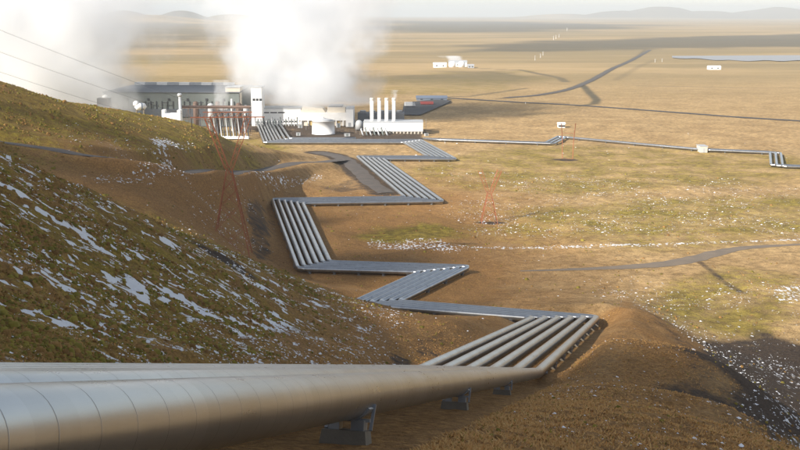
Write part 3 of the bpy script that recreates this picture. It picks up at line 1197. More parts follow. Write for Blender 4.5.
# white blocks behind the pipework
for (u0, u1, v0, v1, d, nm, lb, mt) in ((226, 240.5, 87.5, 97, 640, "office_block", "off-white square block at the right end of the grey hall", M_cream),
                                        (251.5, 262, 87.5, 101, 640, "office_block", "white square block half lost in the big steam plume", M_white)):
    o = at((u0 + u1) / 2, d); w = (u1 - u0) * px(d)
    t = thing(nm, lb, "building", o)
    zt = P(u0, v0, d).z - o.z
    wall_box(MB(), -w / 2, w / 2, 0, 14, 0, zt).build("wall", mt, t)
    wall_box(MB(), -w / 2 - .2, w / 2 + .2, -.2, 14.2, zt + .003, zt + .5).build("roof", M_lgrey, t)
    for i in range(3):
        f_ = wall_box(MB(), -w / 2 + .9 + i * w / 3.2, -w / 2 + 2.4 + i * w / 3.2, -.08, .1, zt - 7.5, zt - 6.2).build("window", M_glass, t)

# separator yard: rack, vessels, brown pipework
o = at(215, 590)
t = thing("pipe_rack", "reddish brown steel pipe rack stretching before the office blocks", "pipe rack", o)
zt = P(215, 108, 590).z - o.z
w = 70 * px(590)
mb = MB()
for i in range(9):
    x = -w / 2 + i * w / 8
    mb.bar((x, 0, 0), (x, 0, zt), .22); mb.bar((x, 5, 0), (x, 5, zt), .22); mb.bar((x, 0, zt), (x, 5, zt), .3)
    if i < 8 and i % 2 == 0:
        mb.bar((x, 0, .5), (x + w / 8, 0, zt), .18)
mb.bar((-w / 2, 0, zt), (w / 2, 0, zt), .4); mb.bar((-w / 2, 5, zt), (w / 2, 5, zt), .4); mb.bar((-w / 2, 0, zt * .6), (w / 2, 0, zt * .6), .3)
mb.build("frame", M_rustd, t)
for k, (yy, zz, rr) in enumerate(((1, zt + .55, .45), (2.4, zt + .5, .4), (3.8, zt + .6, .5))):
    mb = MB(); mb.tube([(-w / 2, yy, zz), (w / 2, yy, zz)], rr, 10); mb.build("pipe_run", M_rustd if k != 1 else M_lgrey, t)

VL = [("brown upright steam separator, leftmost in the yard behind the rust pylon", 196, 101, 1.5, M_rustd), ("white steam separator with a rounded top beside the brown ones", 211, 103, 1.9, M_lgrey),
      ("short brown separator between the white vessel and the office block", 218, 101, 1.3, M_rustd), ("slim white vent pipe standing in the brown pipework", 232, 98.5, .6, M_white),
      ("dark brown separator drum right of the slim white vent pipe", 239, 102.5, 1.7, M_rustd), ("grey separator drum at the right end of the brown pipework", 246, 105, 1.5, M_lgrey)]
for lb, u, v, r, mt in VL:
    dd = 605
    o = at(u, dd)
    t = thing("steam_separator", lb, "tank", o, 0, "steam separators in the pipework yard")
    zt = P(u, v, dd).z - o.z
    MB().lathe((0, 0, 1.2), [(r * .5, -.4), (r, 0), (r, zt - 1.2 - r * .6), (r * .7, zt - 1.2 - r * .2), (r * .2, zt - 1.2)], 16).build("shell", mt, t)
    MB().lathe((0, 0, 0), [(r * .9, 0), (r * .9, .797)], 12).build("skirt", M_conc, t)
    mb = MB(); mb.tube([(r * .6, -r * .5, zt * .6), (r * 1.6, -r, zt * .6), (r * 1.6, -r, 1)], .28, 8); mb.build("outlet_pipe", M_dark, t)

# row of slanted heat-exchanger risers on a pale slab
o = at(231, 578)
t = thing("riser_bank", "bank of slanted dark and pale riser pipes on a white slab, below the brown pipework", "pipework", o)
w = 36 * px(578)
wall_box(MB(), -w / 2, w / 2, -4, 0, 0, 1.2).build("slab", M_white, t)
zt = P(231, 113, 578).z - o.z
for i in range(12):
    x = -w / 2 + .8 + i * (w - 1.6) / 11
    mb = MB(); mb.tube([(x - .6, -1, zt), (x + .7, -2.5, 1.203)], .33, 8)
    mb.build("riser", M_dark if i % 2 else M_lgrey, t)
mb = MB(); mb.tube([(-w / 2, -.8, zt + .6), (w / 2, -.8, zt + .6)], .5, 10); mb.build("header_pipe", M_galv, t)

# long white control building
d = 650
o = at(275, d); w = 52 * px(d)
zt = P(275, 108.5, d).z - o.z
t = thing("control_building", "long low white building with a dark window strip, left of the round tank", "building", o)
wall_box(MB(), -w / 2, w / 2, 0, 16, 0, zt).build("wall", M_white, t)
wall_box(MB(), -w / 2 - .3, w / 2 + .3, -.3, 16.3, zt + .003, zt + .45).build("roof", M_lgrey, t)
for i in range(3):
    wall_box(MB(), -w / 2 + 8 + i * 4.6, -w / 2 + 12 + i * 4.6, -.06, .1, zt - 2.7, zt - 2.0).build("window", M_glass, t)
# valve row in front
d = 640
o = at(276, d); w = 42 * px(d)
t = thing("valve_row", "row of grey-green valve posts at the head of the eight parallel pipes", "pipework", o)
zt = P(276, 116.5, d).z - o.z
for i in range(16):
    x = -w / 2 + i * w / 15
    mb = MB(); mb.tube([(x, 0, 0), (x, 0, zt * (.75 + .2 * (i % 3 == 0)))], .33, 8); mb.tube([(x, -1.2, zt * .5), (x, 1.2, zt * .5)], .45, 8)
    mb.build("valve", M_grey if i % 2 else M_lgrey, t)
mb = MB(); mb.tube([(-w / 2, 1.3, zt * .45), (w / 2, 1.3, zt * .45)], .5, 10); mb.build("header_pipe", M_galv, t)

# main white process building
d = 645
o = at(322, d); k = px(d)
t = thing("process_building", "white two-part process building under the big steam plume, behind the round tank", "building", o)
zt = P(322, 113, d).z - o.z
zt2 = P(322, 107.3, d).z - o.z
wall_box(MB(), -24 * k, 24 * k, 0, 22, 3.2, zt).build("wall", M_white, t)
wall_box(MB(), -23.5 * k, 23.5 * k, 1.2, 21, 0, 3.197).build("lower_wall", M_cream, t)
mb = MB()
mb.hexa([(-22 * k, 3, zt + .003), (3 * k, 3, zt + .003), (3 * k, 20, zt + .003), (-22 * k, 20, zt + .003),
         (-20 * k, 6, zt2 + .6), (0 * k, 6, zt2 - 1.2), (0 * k, 18, zt2 - 1.2), (-20 * k, 18, zt2 + .6)])
mb.build("roof_hood", M_cream, t)
fan = wall_box(MB(), 5 * k, 23 * k, 3, 20, zt + .003, zt2 - .2).build("fan_deck", M_cream, t)
wall_box(MB(), 6 * k, 20 * k, 4, 19, zt2 - .197, zt2 + .4).build("fan_rim", M_roofd, fan)
for i in range(7):
    x = (-21 + i * 7) * k
    wall_box(MB(), x - .35, x + .35, .1, 1.197, 0, 3.197).build("pillar", M_white, t)
wall_box(MB(), -15 * k, -10 * k, .95, 1.197, .3, 2.8).build("door", M_yel, t)
wall_box(MB(), 13 * k, 18 * k, .95, 1.197, .3, 2.8).build("door", M_yel, t)
o = at(349.5, 640)
t2 = thing("stair_tower", "plain white tower block closing the right end of the process building", "building", o)
ztt = P(350, 109, 640).z - o.z
wall_box(MB(), -3.7 * k, 3.7 * k, 0, 20, 0, ztt).build("wall", M_white, t2)
wall_box(MB(), -3.8 * k, 3.8 * k, -.06, 20.2, ztt + .003, ztt + .35).build("roof", M_lgrey, t2)
wall_box(MB(), -.8, .8, -.06, .2, 0.2, 2.4).build("door", M_lgrey, t2)

# round storage tank
o = at(323.2, 600); k = px(600)
t = thing("storage_tank", "round white storage tank with a shallow cone roof", "tank", o)
r = 11.3 * k
zt = P(323, 120.5, 600).z - o.z
MB().lathe((0, 0, 0), [(r + .15, 0), (r + .15, .25), (r, .28), (r, zt - .2), (r + .12, zt - .2), (r + .12, zt)], 40).build("shell", M_white, t)
MB().lathe((0, 0, zt + .003), [(r + .1, 0), (r * .5, .75), (.5, 1.4), (.45, 1.8), (.1, 1.85)], 40).build("roof", M_lgrey, t)
mb = MB()
for i in range(2):
    mb.bar((r + .25 + 0 * i, -.4 + .8 * i, 0), (r + .25, -.4 + .8 * i, zt + .8), .08)
for i in range(14):
    mb.bar((r + .25, -.4, .4 + i * zt / 14), (r + .25, .4, .4 + i * zt / 14), .06)
mb.build("ladder", M_galv, t)

# four chimneys on a white block
d = 600; k = px(d)
o = at(393, d)
t = thing("boiler_house", "low white block carrying four white chimneys, on cream pillars", "building", o)
zb2 = P(393, 131.8, d).z - o.z
zt = P(393, 122.8, d).z - o.z
wall_box(MB(), -29.5 * k, 30 * k, 0, 16, zb2, zt).build("wall", M_white, t)
wall_box(MB(), -8 * k, 29.3 * k, 1.3, 15.5, 0, zb2 - .003).build("lower_wall", M_cream, t)
wall_box(MB(), -29.8 * k, 30.3 * k, -.15, 16.2, zt + .003, zt + .25).build("roof", M_lgrey, t)
for i in range(11):
    x = (-7 + i * 3.6) * k
    wall_box(MB(), x - .28, x + .28, .2, 1.297, 0, zb2 - .003).build("pillar", M_cream, t)
for i in range(4):
    u_ = (372, 379.3, 386.6, 393.8)[i]
    x = (u_ - 393) * k * 1.02
    base = Vector((o.x + x, o.y + 7, o.z + zt + .25))
    h = P(u_, 99.3, d).z - base.z + .4
    c = thing("chimney", ["white chimney leftmost of four on the low white block", "white chimney second from left on the low white block",
                          "white chimney third from left on the low white block", "white chimney rightmost of four, steam hanging at its mouth"][i], "chimney", base, 0, "four white chimneys on the boiler house")
    rr = 1.75 * k
    MB().lathe((0, 0, .003), [(rr * 1.1, 0), (rr * 1.1, .5), (rr, .6), (rr, h - 1.4), ], 22).build("shaft", M_white, c)
    MB().lathe((0, 0, h - 1.397), [(rr * 1.02, 0), (rr * 1.12, .2), (rr * 1.12, 1.3), (rr * .8, 1.4)], 22).build("mouth_ring", M_cream, c)
o = at(372, 592)
t = thing("elbow_pipework", "cluster of bent grey-green pipes under the left end of the white chimney block", "pipework", o)
for i in range(7):
    x = (-11 + i * 4.0) * k
    mb = MB(); h = 3.0 + .5 * (i % 2)
    mb.tube([(x, 6, h), (x, 1.2, h), (x + .3, .4, h - .4), (x + .6, 0, h - 1.2), (x + .8, -.6, 1.0), (x + 1.2, -2.2, .5)], .42, 10)
    mb.build("bent_pipe", M_grey if i % 2 else M_lgrey, t)
mb = MB()
for i in range(5): mb.box(((-12 + i * 6) * k, 2.2, 0), (.5, .5, 2.4))
mb.build("stanchion", M_conc, t)
# small grey dome between
o = at(359, 625)
t = thing("valve_dome", "small grey domed housing between the white tower and the four chimneys", "tank", o)
zt = P(359, 120, 625).z - o.z
MB().lathe((0, 0, 0), [(2.2, 0), (2.2, zt - 2), (1.8, zt - .9), (.9, zt - .2), (.1, zt)], 20).build("shell", M_lgrey, t)
mb = MB(); mb.tube([(2, -.6, 1.6), (4.4, -1, 1.6), (4.4, -1, 0)], .5, 10); mb.build("outlet_pipe", M_galv, t)
# gantry steel between chimneys
o = at(381, 660)
t = thing("cooling_unit", "dark low cooling unit standing behind the four chimneys", "outbuilding", o)
zt = P(381, 113, 660).z - o.z
wall_box(MB(), -14, 14, 0, 9, 0, zt).build("wall", M_roofd, t)
for i in range(5):
    MB().lathe((-11 + i * 5.5, 4.5, zt + .003), [(1.9, 0), (1.7, 1.0), (1.9, 1.2)], 16).build("fan_cowl", M_lgrey, t)

# lamp posts round the plant
lp = None
for i, (u, d_, lb) in enumerate(((262, 632, "grey lamp post at the head of the parallel pipes"), (306, 618, "grey lamp post left of the round white tank"),
                                 (340, 612, "grey lamp post right of the round white tank"), (356, 606, "grey lamp post before the small grey dome"),
                                 (426, 608, "grey lamp post at the right end of the chimney block"), (404, 700, "grey lamp post at the near corner of the dark yard"),
                                 (188, 560, "grey lamp post beside the grey vent stack"))):
    p = at(u, d_)
    if lp is None:
        lp = thing("lamp_post", lb, "lamp post", p, 0, "lamp posts round the plant")
        MB().lathe((0, 0, 0), [(.16, 0), (.1, .5), (.07, 7.2)], 8).build("pole", M_galv, lp)
        mb = MB(); mb.bar((0, 0, 7.203), (0, -1.3, 7.4), .1); mb.build("bracket", M_galv, lp)
        mb = MB(); mb.bar((0, -1.303, 7.4), (0, -2.0, 7.42), .3, .14); mb.build("lamp_head", M_lgrey, lp)
    else:
        dup(lp, p, 0, lb)
# concrete valve pits and small cabinets along the pipe corridor by the plant
for i, (u, d_, w_, h_, lb) in enumerate(((298, 590, 2.2, 1.6, "small grey cabinet at the corner of the parallel pipes"), (347, 588, 3.0, 1.5, "low grey cabinet between the round tank and the chimney block"),
                                         (300, 628, 2.4, 2.2, "grey cabinet before the long white building"), (426.5, 588, 2.0, 1.6, "small grey cabinet where the three valley pipes begin"),
                                         (338, 636, 2.0, 2.4, "grey cabinet between the round tank and the white tower"))):
    t = thing("control_cabinet", lb, "cabinet", at(u, d_), .1 * i, "control cabinets round the plant")
    MB().box((0, 0, 0), (w_, w_ * .7, h_)).build("housing", M_lgrey, t)
    MB().box((0, 0, h_ + .003), (w_ + .2, w_ * .7 + .2, .1)).build("lid", M_galv, t)
    MB().box((0, -w_ * .35 - .03, .15), (w_ * .4, .05, h_ * .8)).build("door", M_grey, t)

# depot yard behind
yard = [G(402, 115.5), G(404, 103.5), G(436, 100), G(452, 101.5), G(440, 107.5), G(420, 116)]
mb = MB(); mb.v = [(p.x, p.y, PLAIN + .55) for p in yard]; mb.face(list(range(len(yard))))
o = mb.build("yard", M_asph); o["kind"] = "structure"


def shed(u0, u1, v, h, depth, label, wm, rmat, name="shed", rz=0.0):
    p0, p1 = G(u0, v), G(u1, v)
    c = (p0 + p1) / 2
    w = (p1 - p0).length
    c.z = hz(c.x, c.y) - .3
    t = thing(name, label, "building", c, rz)
    wall_box(MB(), -w / 2, w / 2, 0, depth, 0, h).build("wall", wm, t)
    mb = MB()
    e = .4
    A = [(-w / 2 - e, -e, h + .003), (w / 2 + e, -e, h + .003), (w / 2 + e, depth + e, h + .003), (-w / 2 - e, depth + e, h + .003)]
    rh = depth * .16
    o_ = len(mb.v)
    mb.v += A + [(-w / 2 - e, depth / 2, h + rh), (w / 2 + e, depth / 2, h + rh)]
    for f in ((0, 1, 5, 4), (2, 3, 4, 5), (1, 2, 5), (3, 0, 4), (3, 2, 1, 0)):
        mb.face(list(f))
    mb.build("roof", rmat, t)
    n = max(2, int(w / 7))
    for i in range(n):
        x = -w / 2 + (i + .5) * w / n
        wall_box(MB(), x - .9, x + .9, -.06, .1, h * .35, h * .75).build("window", M_glass, t)
    return t


shed(416.5, 447, 100.4, 1.9, 11, "long blue-grey roofed shed at the back of the dark yard", M_blue, M_blue)
shed(421, 433, 105.8, 1.7, 9, "red roofed shed in the dark yard behind the four chimneys", M_red, M_red)
shed(433.5, 446.5, 67.4, 4.2, 12, "white long-roofed building on the far plain beside white mounds", M_white, M_white, "warehouse")
shed(709, 721, 69.6, 3.4, 9, "lone white building on the empty brown plain near the lake", M_white, M_white, "farm_building")
shed(558.5, 565, 128.0, 2.6, 5, "tiny white hut behind the thin rust pylon across the valley", M_white, M_white, "hut")
shed(449, 467, 66.8, 5.5, 16, "pale many-roofed works building wrapped in white steam on the far plain", M_white, M_lgrey, "works_building")
shed(468, 474, 68, 3.2, 10, "small pale shed at the right end of the far works", M_lgrey, M_lgrey)

# steel tanks at the far works
for u, lb in ((452.5, "pale far tank left of the works steam"), (461.5, "pale far tank right of the works steam")):
    p = G(u, 67.4)
    t = thing("far_tank", lb + " on the plain", "tank", p, 0, "tanks at the far works")
    MB().lathe((0, 0, 0), [(4, 0), (4, 6), (2, 7.2), (.5, 7.6)], 18).build("shell", M_white, t)

# white truck in the yard
p = G(409.5, 108.5); p.z = PLAIN + .56
t = thing("lorry", "white box lorry parked in the dark yard behind the chimneys", "lorry", p, math.radians(12))
wall_box(MB(), -3.4, 2.0, -1.25, 1.25, 1.0, 3.6).build("cargo_box", M_white, t)
mb = MB(); mb.hexa([(2.1, -1.15, .8), (4.2, -1.15, .8), (4.2, 1.15, .8), (2.1, 1.15, .8), (2.1, -1.1, 3.0), (3.6, -1.05, 3.0), (3.6, 1.05, 3.0), (2.1, 1.1, 3.0)])
mb.build("cab", M_lgrey, t)
wall_box(MB(), -3.4, 4.0, -.5, .5, .55, .797).build("chassis", M_dark, t)
for x in (-2.4, -1.2, 3.1):
    for s in (-1, 1):
        mb = MB(); mb.tube([(x, s * .85, .5), (x, s * 1.15, .5)], .5, 14); mb.build("wheel", M_dark, t)

# white junction box on the right-hand pipes
p = PZ(697, 149, -63.6)
t = thing("junction_box", "pale square valve box straddling the three valley pipes", "outbuilding", (p.x + 1.8, p.y - 2.1, hz(p.x, p.y) - .1))
wall_box(MB(), -1.7, 1.7, -3.4, 3.4, 0, 2.9).build("wall", M_cream, t)
wall_box(MB(), -1.9, 1.9, -3.6, 3.6, 2.903, 3.15).build("roof", M_lgrey, t)
wall_box(MB(), -.5, .5, -3.46, -3.3, .1, 2.1).build("door", M_lgrey, t)

# ------------------------------------------------------------------ pylons
def lattice(mb, a, b, w0, w1, n, th):
    """square lattice leg from a to b"""
    a, b = Vector(a), Vector(b)
    t = (b - a).normalized()
    e1 = t.cross(Vector((0, 1, 0))).normalized(); e2 = e1.cross(t).normalized()
    prev = None
    for i in range(n + 1):
        s = i / n
        c = a.lerp(b, s); w = (w0 + (w1 - w0) * s) / 2
        ring = [c + e1 * w * x + e2 * w * y for x, y in ((-1, -1), (1, -1), (1, 1), (-1, 1))]
        if prev:
            for k in range(4):
                mb.bar(prev[k], ring[k], th)
                mb.bar(prev[k], ring[(k + 1) % 4], th * .6)
        prev = ring


def pylon(name, loc, rz, h, label, th, armw, splay, waist=.62, cross=True):
    t = thing(name, label, "pylon", loc, rz, "rust-red lattice pylons")
    zw = h * waist
    zt = h
    for sx in (-1, 1):
        for sy in (-1, 1):
            mb = MB()
            foot = Vector((sx * splay, sy * splay * .9, -.8)); topp = Vector((sx * .55, sy * .5, zw))
            n = 7
            for i in range(n):
                mb.bar(foot.lerp(topp, i / n), foot.lerp(topp, (i + 1) / n), th)
            mb.build("leg", M_rust, t)
    mb = MB()                                              # bracing between the legs
    n = 6
    for (ax, ay, bx, by) in ((-1, -1, 1, -1), (-1, 1, 1, 1), (-1, -1, -1, 1), (1, -1, 1, 1)):
        f0, f1 = Vector((ax * splay, ay * splay * .9, -.8)), Vector((bx * splay, by * splay * .9, -.8))
        t0, t1 = Vector((ax * .55, ay * .5, zw)), Vector((bx * .55, by * .5, zw))
        fr_ = [0, .34, .58, .75, .88, 1]
        for i in range(5):
            mb.bar(f0.lerp(t0, fr_[i]), f1.lerp(t1, fr_[i + 1]), th * .5)
            mb.bar(f1.lerp(t1, fr_[i]), f0.lerp(t0, fr_[i + 1]), th * .5)
    mb.build("bracing", M_rust, t)
    for sx in (-1, 1):                                     # V arms
        mb = MB()
        lattice(mb, (sx * .5, 0, zw), (sx * armw * .62, 0, zt - .6), .9, 1.3, 8, th * .7)
        mb.build("arm", M_rust, t)
    if not cross:
        return t
    mb = MB()
    L = armw * 1.12
    n = 12
    for i in range(n):
        x0, x1 = -L + 2 * L * i / n, -L + 2 * L * (i + 1) / n
        for yy in (-.5, .5):
            mb.bar((x0, yy, zt - .6), (x1, yy, zt - .6), th * .8)
            mb.bar((x0, yy, zt + .6), (x1, yy, zt + .6), th * .6) if abs(x0 + x1) < L * 1.5 else None
            mb.bar((x0, yy, zt - .6), (x1, yy, zt + .6 if abs(x0 + x1) < L * 1.5 else zt - .6), th * .5)
        mb.bar((x0, -.5, zt - .6), (x1, .5, zt - .6), th * .5)
    mb.build("crossarm", M_rust, t)
    for x in (-L + .2, 0, L - .2):
        mb = MB()
        mb.lathe((x, 0, zt - 2.9), [(.06, 0)] + [(.14 if i % 2 else .05, .2 * i + .1) for i in range(11)] + [(.05, 2.3)], 8)
        mb.build("insulator", M_dark, t)
    return t


pb = P(243, 268, 262); pb.z = hz(pb.x, pb.y)
htop = P(228, 112, 262).z - pb.z
py1 = pylon("pylon", (pb.x - 2.6, pb.y, pb.z), math.radians(4), htop, "tall rust-red lattice pylon with V-shaped arms by the hillside pipes", .19, 7.6, 4.6)
pb2 = G(489, 221)
pylon("pylon", pb2, math.radians(0), 53 * pb2.y / F * 1.02, "small faint rust pylon alone in the snow-specked meadow beyond the pipe bends", .15, 4.9, 2.6, .55, False)
pb3 = G(567.5, 159)
t = thing("pole_pylon", "thin rust two-legged pylon frame in the meadow beside the three valley pipes", "pylon", pb3, 0, "rust-red lattice pylons")
h3 = 36 * pb3.y / F
for s in (-1, 1):
    mb = MB(); mb.tube([(s * 2.3, 0, -.5), (s * 2.5, 0, h3 * .5), (s * 3.2, 0, h3)], .16, 6); mb.build("leg", M_rust, t)
mb = MB(); mb.bar((-2.8, .0, h3 * .72), (2.8, 0, h3 * .72), .12); mb.bar((-2.3, 0, .1), (2.3, 0, .1), .12)
mb.build("crossarm", M_rust, t)

# wires from the tall pylon off over the left hill
m_wire = simple("wire", (.16, .16, .17), .5, .5, .1)
R1 = Matrix.Rotation(math.radians(4), 3, "Z")
WL = ["topmost thin dark power line crossing the white steam", "middle thin dark power line crossing the white steam", "lowest thin dark power line crossing the white steam"]
for i, (ax, (u0, v0), dv) in enumerate(((7.6 * 1.12 - .2, (0, 30), 1), (0, (0, 52), 1), (-7.6 * 1.12 + .2, (0, 72), 1))):
    a = py1.location + R1 @ Vector((ax, 0, htop - 3.0))
    m_ = P(u0, v0, 175)
    end = P(u0 - 260, v0 - (110, 100, 92)[i], 128)
    # quadratic through the three points
    L1, L2 = (m_ - a).length, (end - a).length
    tm = L1 / (L1 + (end - m_).length)
    ctlp = (m_ - a * (1 - tm) ** 2 - end * tm ** 2) / (2 * tm * (1 - tm))
    pts = [a * (1 - s) ** 2 + ctlp * 2 * s * (1 - s) + end * s * s for s in [k / 30 for k in range(31)]]
    mb = MB(); mb.tube(pts, .021, 6)
    o = mb.build("power_line", m_wire)
    tag(o, WL[i], "power line", "power lines from the tall pylon")

# tiny far poles of the line over the plain
m_pole = simple("pale_pole", (.5, .48, .44), .7)
pi_ = 0
for (u, v, hh) in ((535, 60.5, 11), (540.5, 58, 10), (543, 55.5, 9), (553.5, 40, 10), (556, 39, 9), (559, 37.5, 8), (567, 31, 7), (525.5, 104, 5), (662, 62, 8), (655, 62.5, 8)):
    p = G(u, v)
    mb = MB(); mb.tube([p, p + Vector((0, 0, hh * p.y / F * .45))], p.y / F * .28, 6)
    mb.bar(p + Vector((-p.y / F * .8, 0, hh * p.y / F * .38)), p + Vector((p.y / F * .8, 0, hh * p.y / F * .38)), p.y / F * .22)
    o = mb.build("utility_pole", m_pole)
    tag(o, "tiny pale pole of the line crossing the far plain", "utility pole", "poles on the far plain")

# ------------------------------------------------------------------ grass tufts near the camera (uncountable)
def grass(count, rmin, rmax, name):
    r = rmin * (rmax / rmin) ** rng.random(count)
    a = np.radians(rng.uniform(-29, 29, count))
    x, y = r * np.sin(a), r * np.cos(a)
    z0 = H0(x, y)
    z, w = bed_blend(x, y, z0)
    # exact height of the bumpy ground: nearest terrain vertex
    ir = np.clip(np.searchsorted(R_, r), 0, nr - 1)
    ia = np.clip(np.searchsorted(TH, a), 0, na - 1)
    vi = ir * na + ia
    keep = (bedw[vi] < .93) & (streak[vi] < .2) & ((hillw[vi] < .3) | (rng.random(count) < .35)) & (roadw[vi] < .2) & (soil[vi] < .5)
    cl = fbm(x / 2.2, y / 2.2, 81, 2) + .5
    keep &= rng.random(count) < sstep(.25, .6, cl) + .15
    vi, x, y, r = vi[keep], gx[vi][keep] + rng.uniform(-.1, .1, keep.sum()), gy[vi][keep] + rng.uniform(-.1, .1, keep.sum()), r[keep]
    z = gz[vi] - .04
    n = len(x)
    nb = 4
    V = np.zeros((n, nb, 3, 3)); Cc = np.zeros((n, nb, 3, 4))
    for b_i in range(nb):
        an = rng.uniform(0, 2 * PI, n); hgt_ = rng.uniform(.04, .14, n); wd = rng.uniform(.012, .03, n) * (1 + r / 70); ln = rng.uniform(.03, .22, n)
        ox, oy = rng.uniform(-.12, .12, n), rng.uniform(-.12, .12, n)
        dx, dy = np.cos(an), np.sin(an)
        V[:, b_i, 0] = np.stack([x + ox - dy * wd, y + oy + dx * wd, z], -1)
        V[:, b_i, 1] = np.stack([x + ox + dy * wd, y + oy - dx * wd, z], -1)
        V[:, b_i, 2] = np.stack([x + ox + dx * ln, y + oy + dy * ln, z + hgt_], -1)
        f = rng.random(n)[:, None]; g = (rng.random(n) < .05 + .6 * moss[vi])[:, None]
        c1, c2, c3 = np.array([.42, .205, .062]), np.array([.55, .34, .135]), np.array([.19, .155, .03])
        col = np.where(g, c3 * (.7 + .6 * f), c1 * (1 - f) + c2 * f)
        Cc[:, b_i, :, :3] = col[:, None]; Cc[:, b_i, :, 3] = 1
    m = bpy.data.meshes.new(name)
    nv_ = n * nb * 3
    m.vertices.add(nv_); m.vertices.foreach_set("co", V.reshape(-1).astype(np.float32))
    m.loops.add(nv_); m.loops.foreach_set("vertex_index", np.arange(nv_, dtype=np.int32))
    m.polygons.add(n * nb); m.polygons.foreach_set("loop_start", (np.arange(n * nb) * 3).astype(np.int32))
    m.update(calc_edges=True)
    at_ = m.attributes.new("blade_colour", "FLOAT_COLOR", "POINT"); at_.data.foreach_set("color", Cc.reshape(-1).astype(np.float32))
    mt, nt, b = new_mat("dry_grass")
    q = NT(nt)
    q.l.new(q.node("ShaderNodeAttribute", attribute_name="blade_colour").outputs["Color"], b.inputs["Base Color"])
    b.inputs["Roughness"].default_value = .9; b.inputs["Specular IOR Level"].default_value = .1
    m.materials.append(mt)
    o = bpy.data.objects.new(name, m); COL.objects.link(o)
    tag(o, "dry brown moor grass covering the slope around the pipes", "grass", None, "stuff")


grass(230000, 24, 170, "grass")

# ------------------------------------------------------------------ crusts of old snow on the tussocks (uncountable)
def snow_clumps(count, rmin, rmax):
    r = rmin * (rmax / rmin) ** rng.random(count)
    a = np.radians(rng.uniform(-25, 25, count))
    ir = np.clip(np.searchsorted(R_, r), 0, nr - 1)
    ia = np.clip(np.searchsorted(TH, a), 0, na - 1)
    vi = ir * na + ia
    x, y = gx[vi], gy[vi]
    pr = sstep(.14, .62, snow[vi]) * .9 + .015
    pt = fbm(x / 14, y / 14, 101, 3) + .5
    pr = (pr * sstep(.40, .68, pt) * (1 - .25 * hillw[vi])) * np.where(r > 200, .62, .40)
    keep = (rng.random(count) < pr) & (bedw[vi] < .9) & (roadw[vi] < .3)
    vi, r = vi[keep], r[keep]
    n = len(vi)
    sz = (rng.uniform(.02, .062, n) * (1 + r / 150) * (1 + .9 * (rng.random(n) < .12)))
    k = 7
    an = np.linspace(0, 2 * PI, k, endpoint=False)[None] + rng.uniform(0, 6, n)[:, None]
    rad = sz[:, None] * rng.uniform(.55, 1.35, (n, k))
    jit = rng.uniform(-.25, .25, (n, 2)) * np.minimum(r, 250)[:, None] * .006
    X0, Y0, Z0 = gx[vi] + jit[:, 0], gy[vi] + jit[:, 1], gz[vi]
    V = np.zeros((n, k + 1, 3))
    st_ = rng.uniform(.9, 1.7, n)[:, None]
    V[:, :k, 0] = X0[:, None] + np.cos(an) * rad * st_
    V[:, :k, 1] = Y0[:, None] + np.sin(an) * rad
    V[:, :k, 2] = Z0[:, None] - .04
    V[:, k, 0], V[:, k, 1], V[:, k, 2] = X0, Y0, Z0 + sz * rng.uniform(.35, .7, n)
    f = np.stack([np.arange(k), (np.arange(k) + 1) % k, np.full(k, k)], -1)
    Fc = (f[None] + (np.arange(n) * (k + 1))[:, None, None]).reshape(-1)
    m = bpy.data.meshes.new("snow_clumps")
    m.vertices.add(n * (k + 1)); m.vertices.foreach_set("co", V.reshape(-1).astype(np.float32))
    m.loops.add(len(Fc)); m.loops.foreach_set("vertex_index", Fc.astype(np.int32))
    m.polygons.add(n * k); m.polygons.foreach_set("loop_start", (np.arange(n * k) * 3).astype(np.int32))
    m.update(calc_edges=True)
    mt, nt, b = new_mat("old_snow")
    b.inputs["Base Color"].default_value = (.80, .80, .81, 1); b.inputs["Roughness"].default_value = .8
    m.materials.append(mt)
    o = bpy.data.objects.new("snow_clumps", m); COL.objects.link(o)
    tag(o, "scattered white clumps of old snow on the moor", "snow", None, "stuff")


snow_clumps(300000, 40, 640)

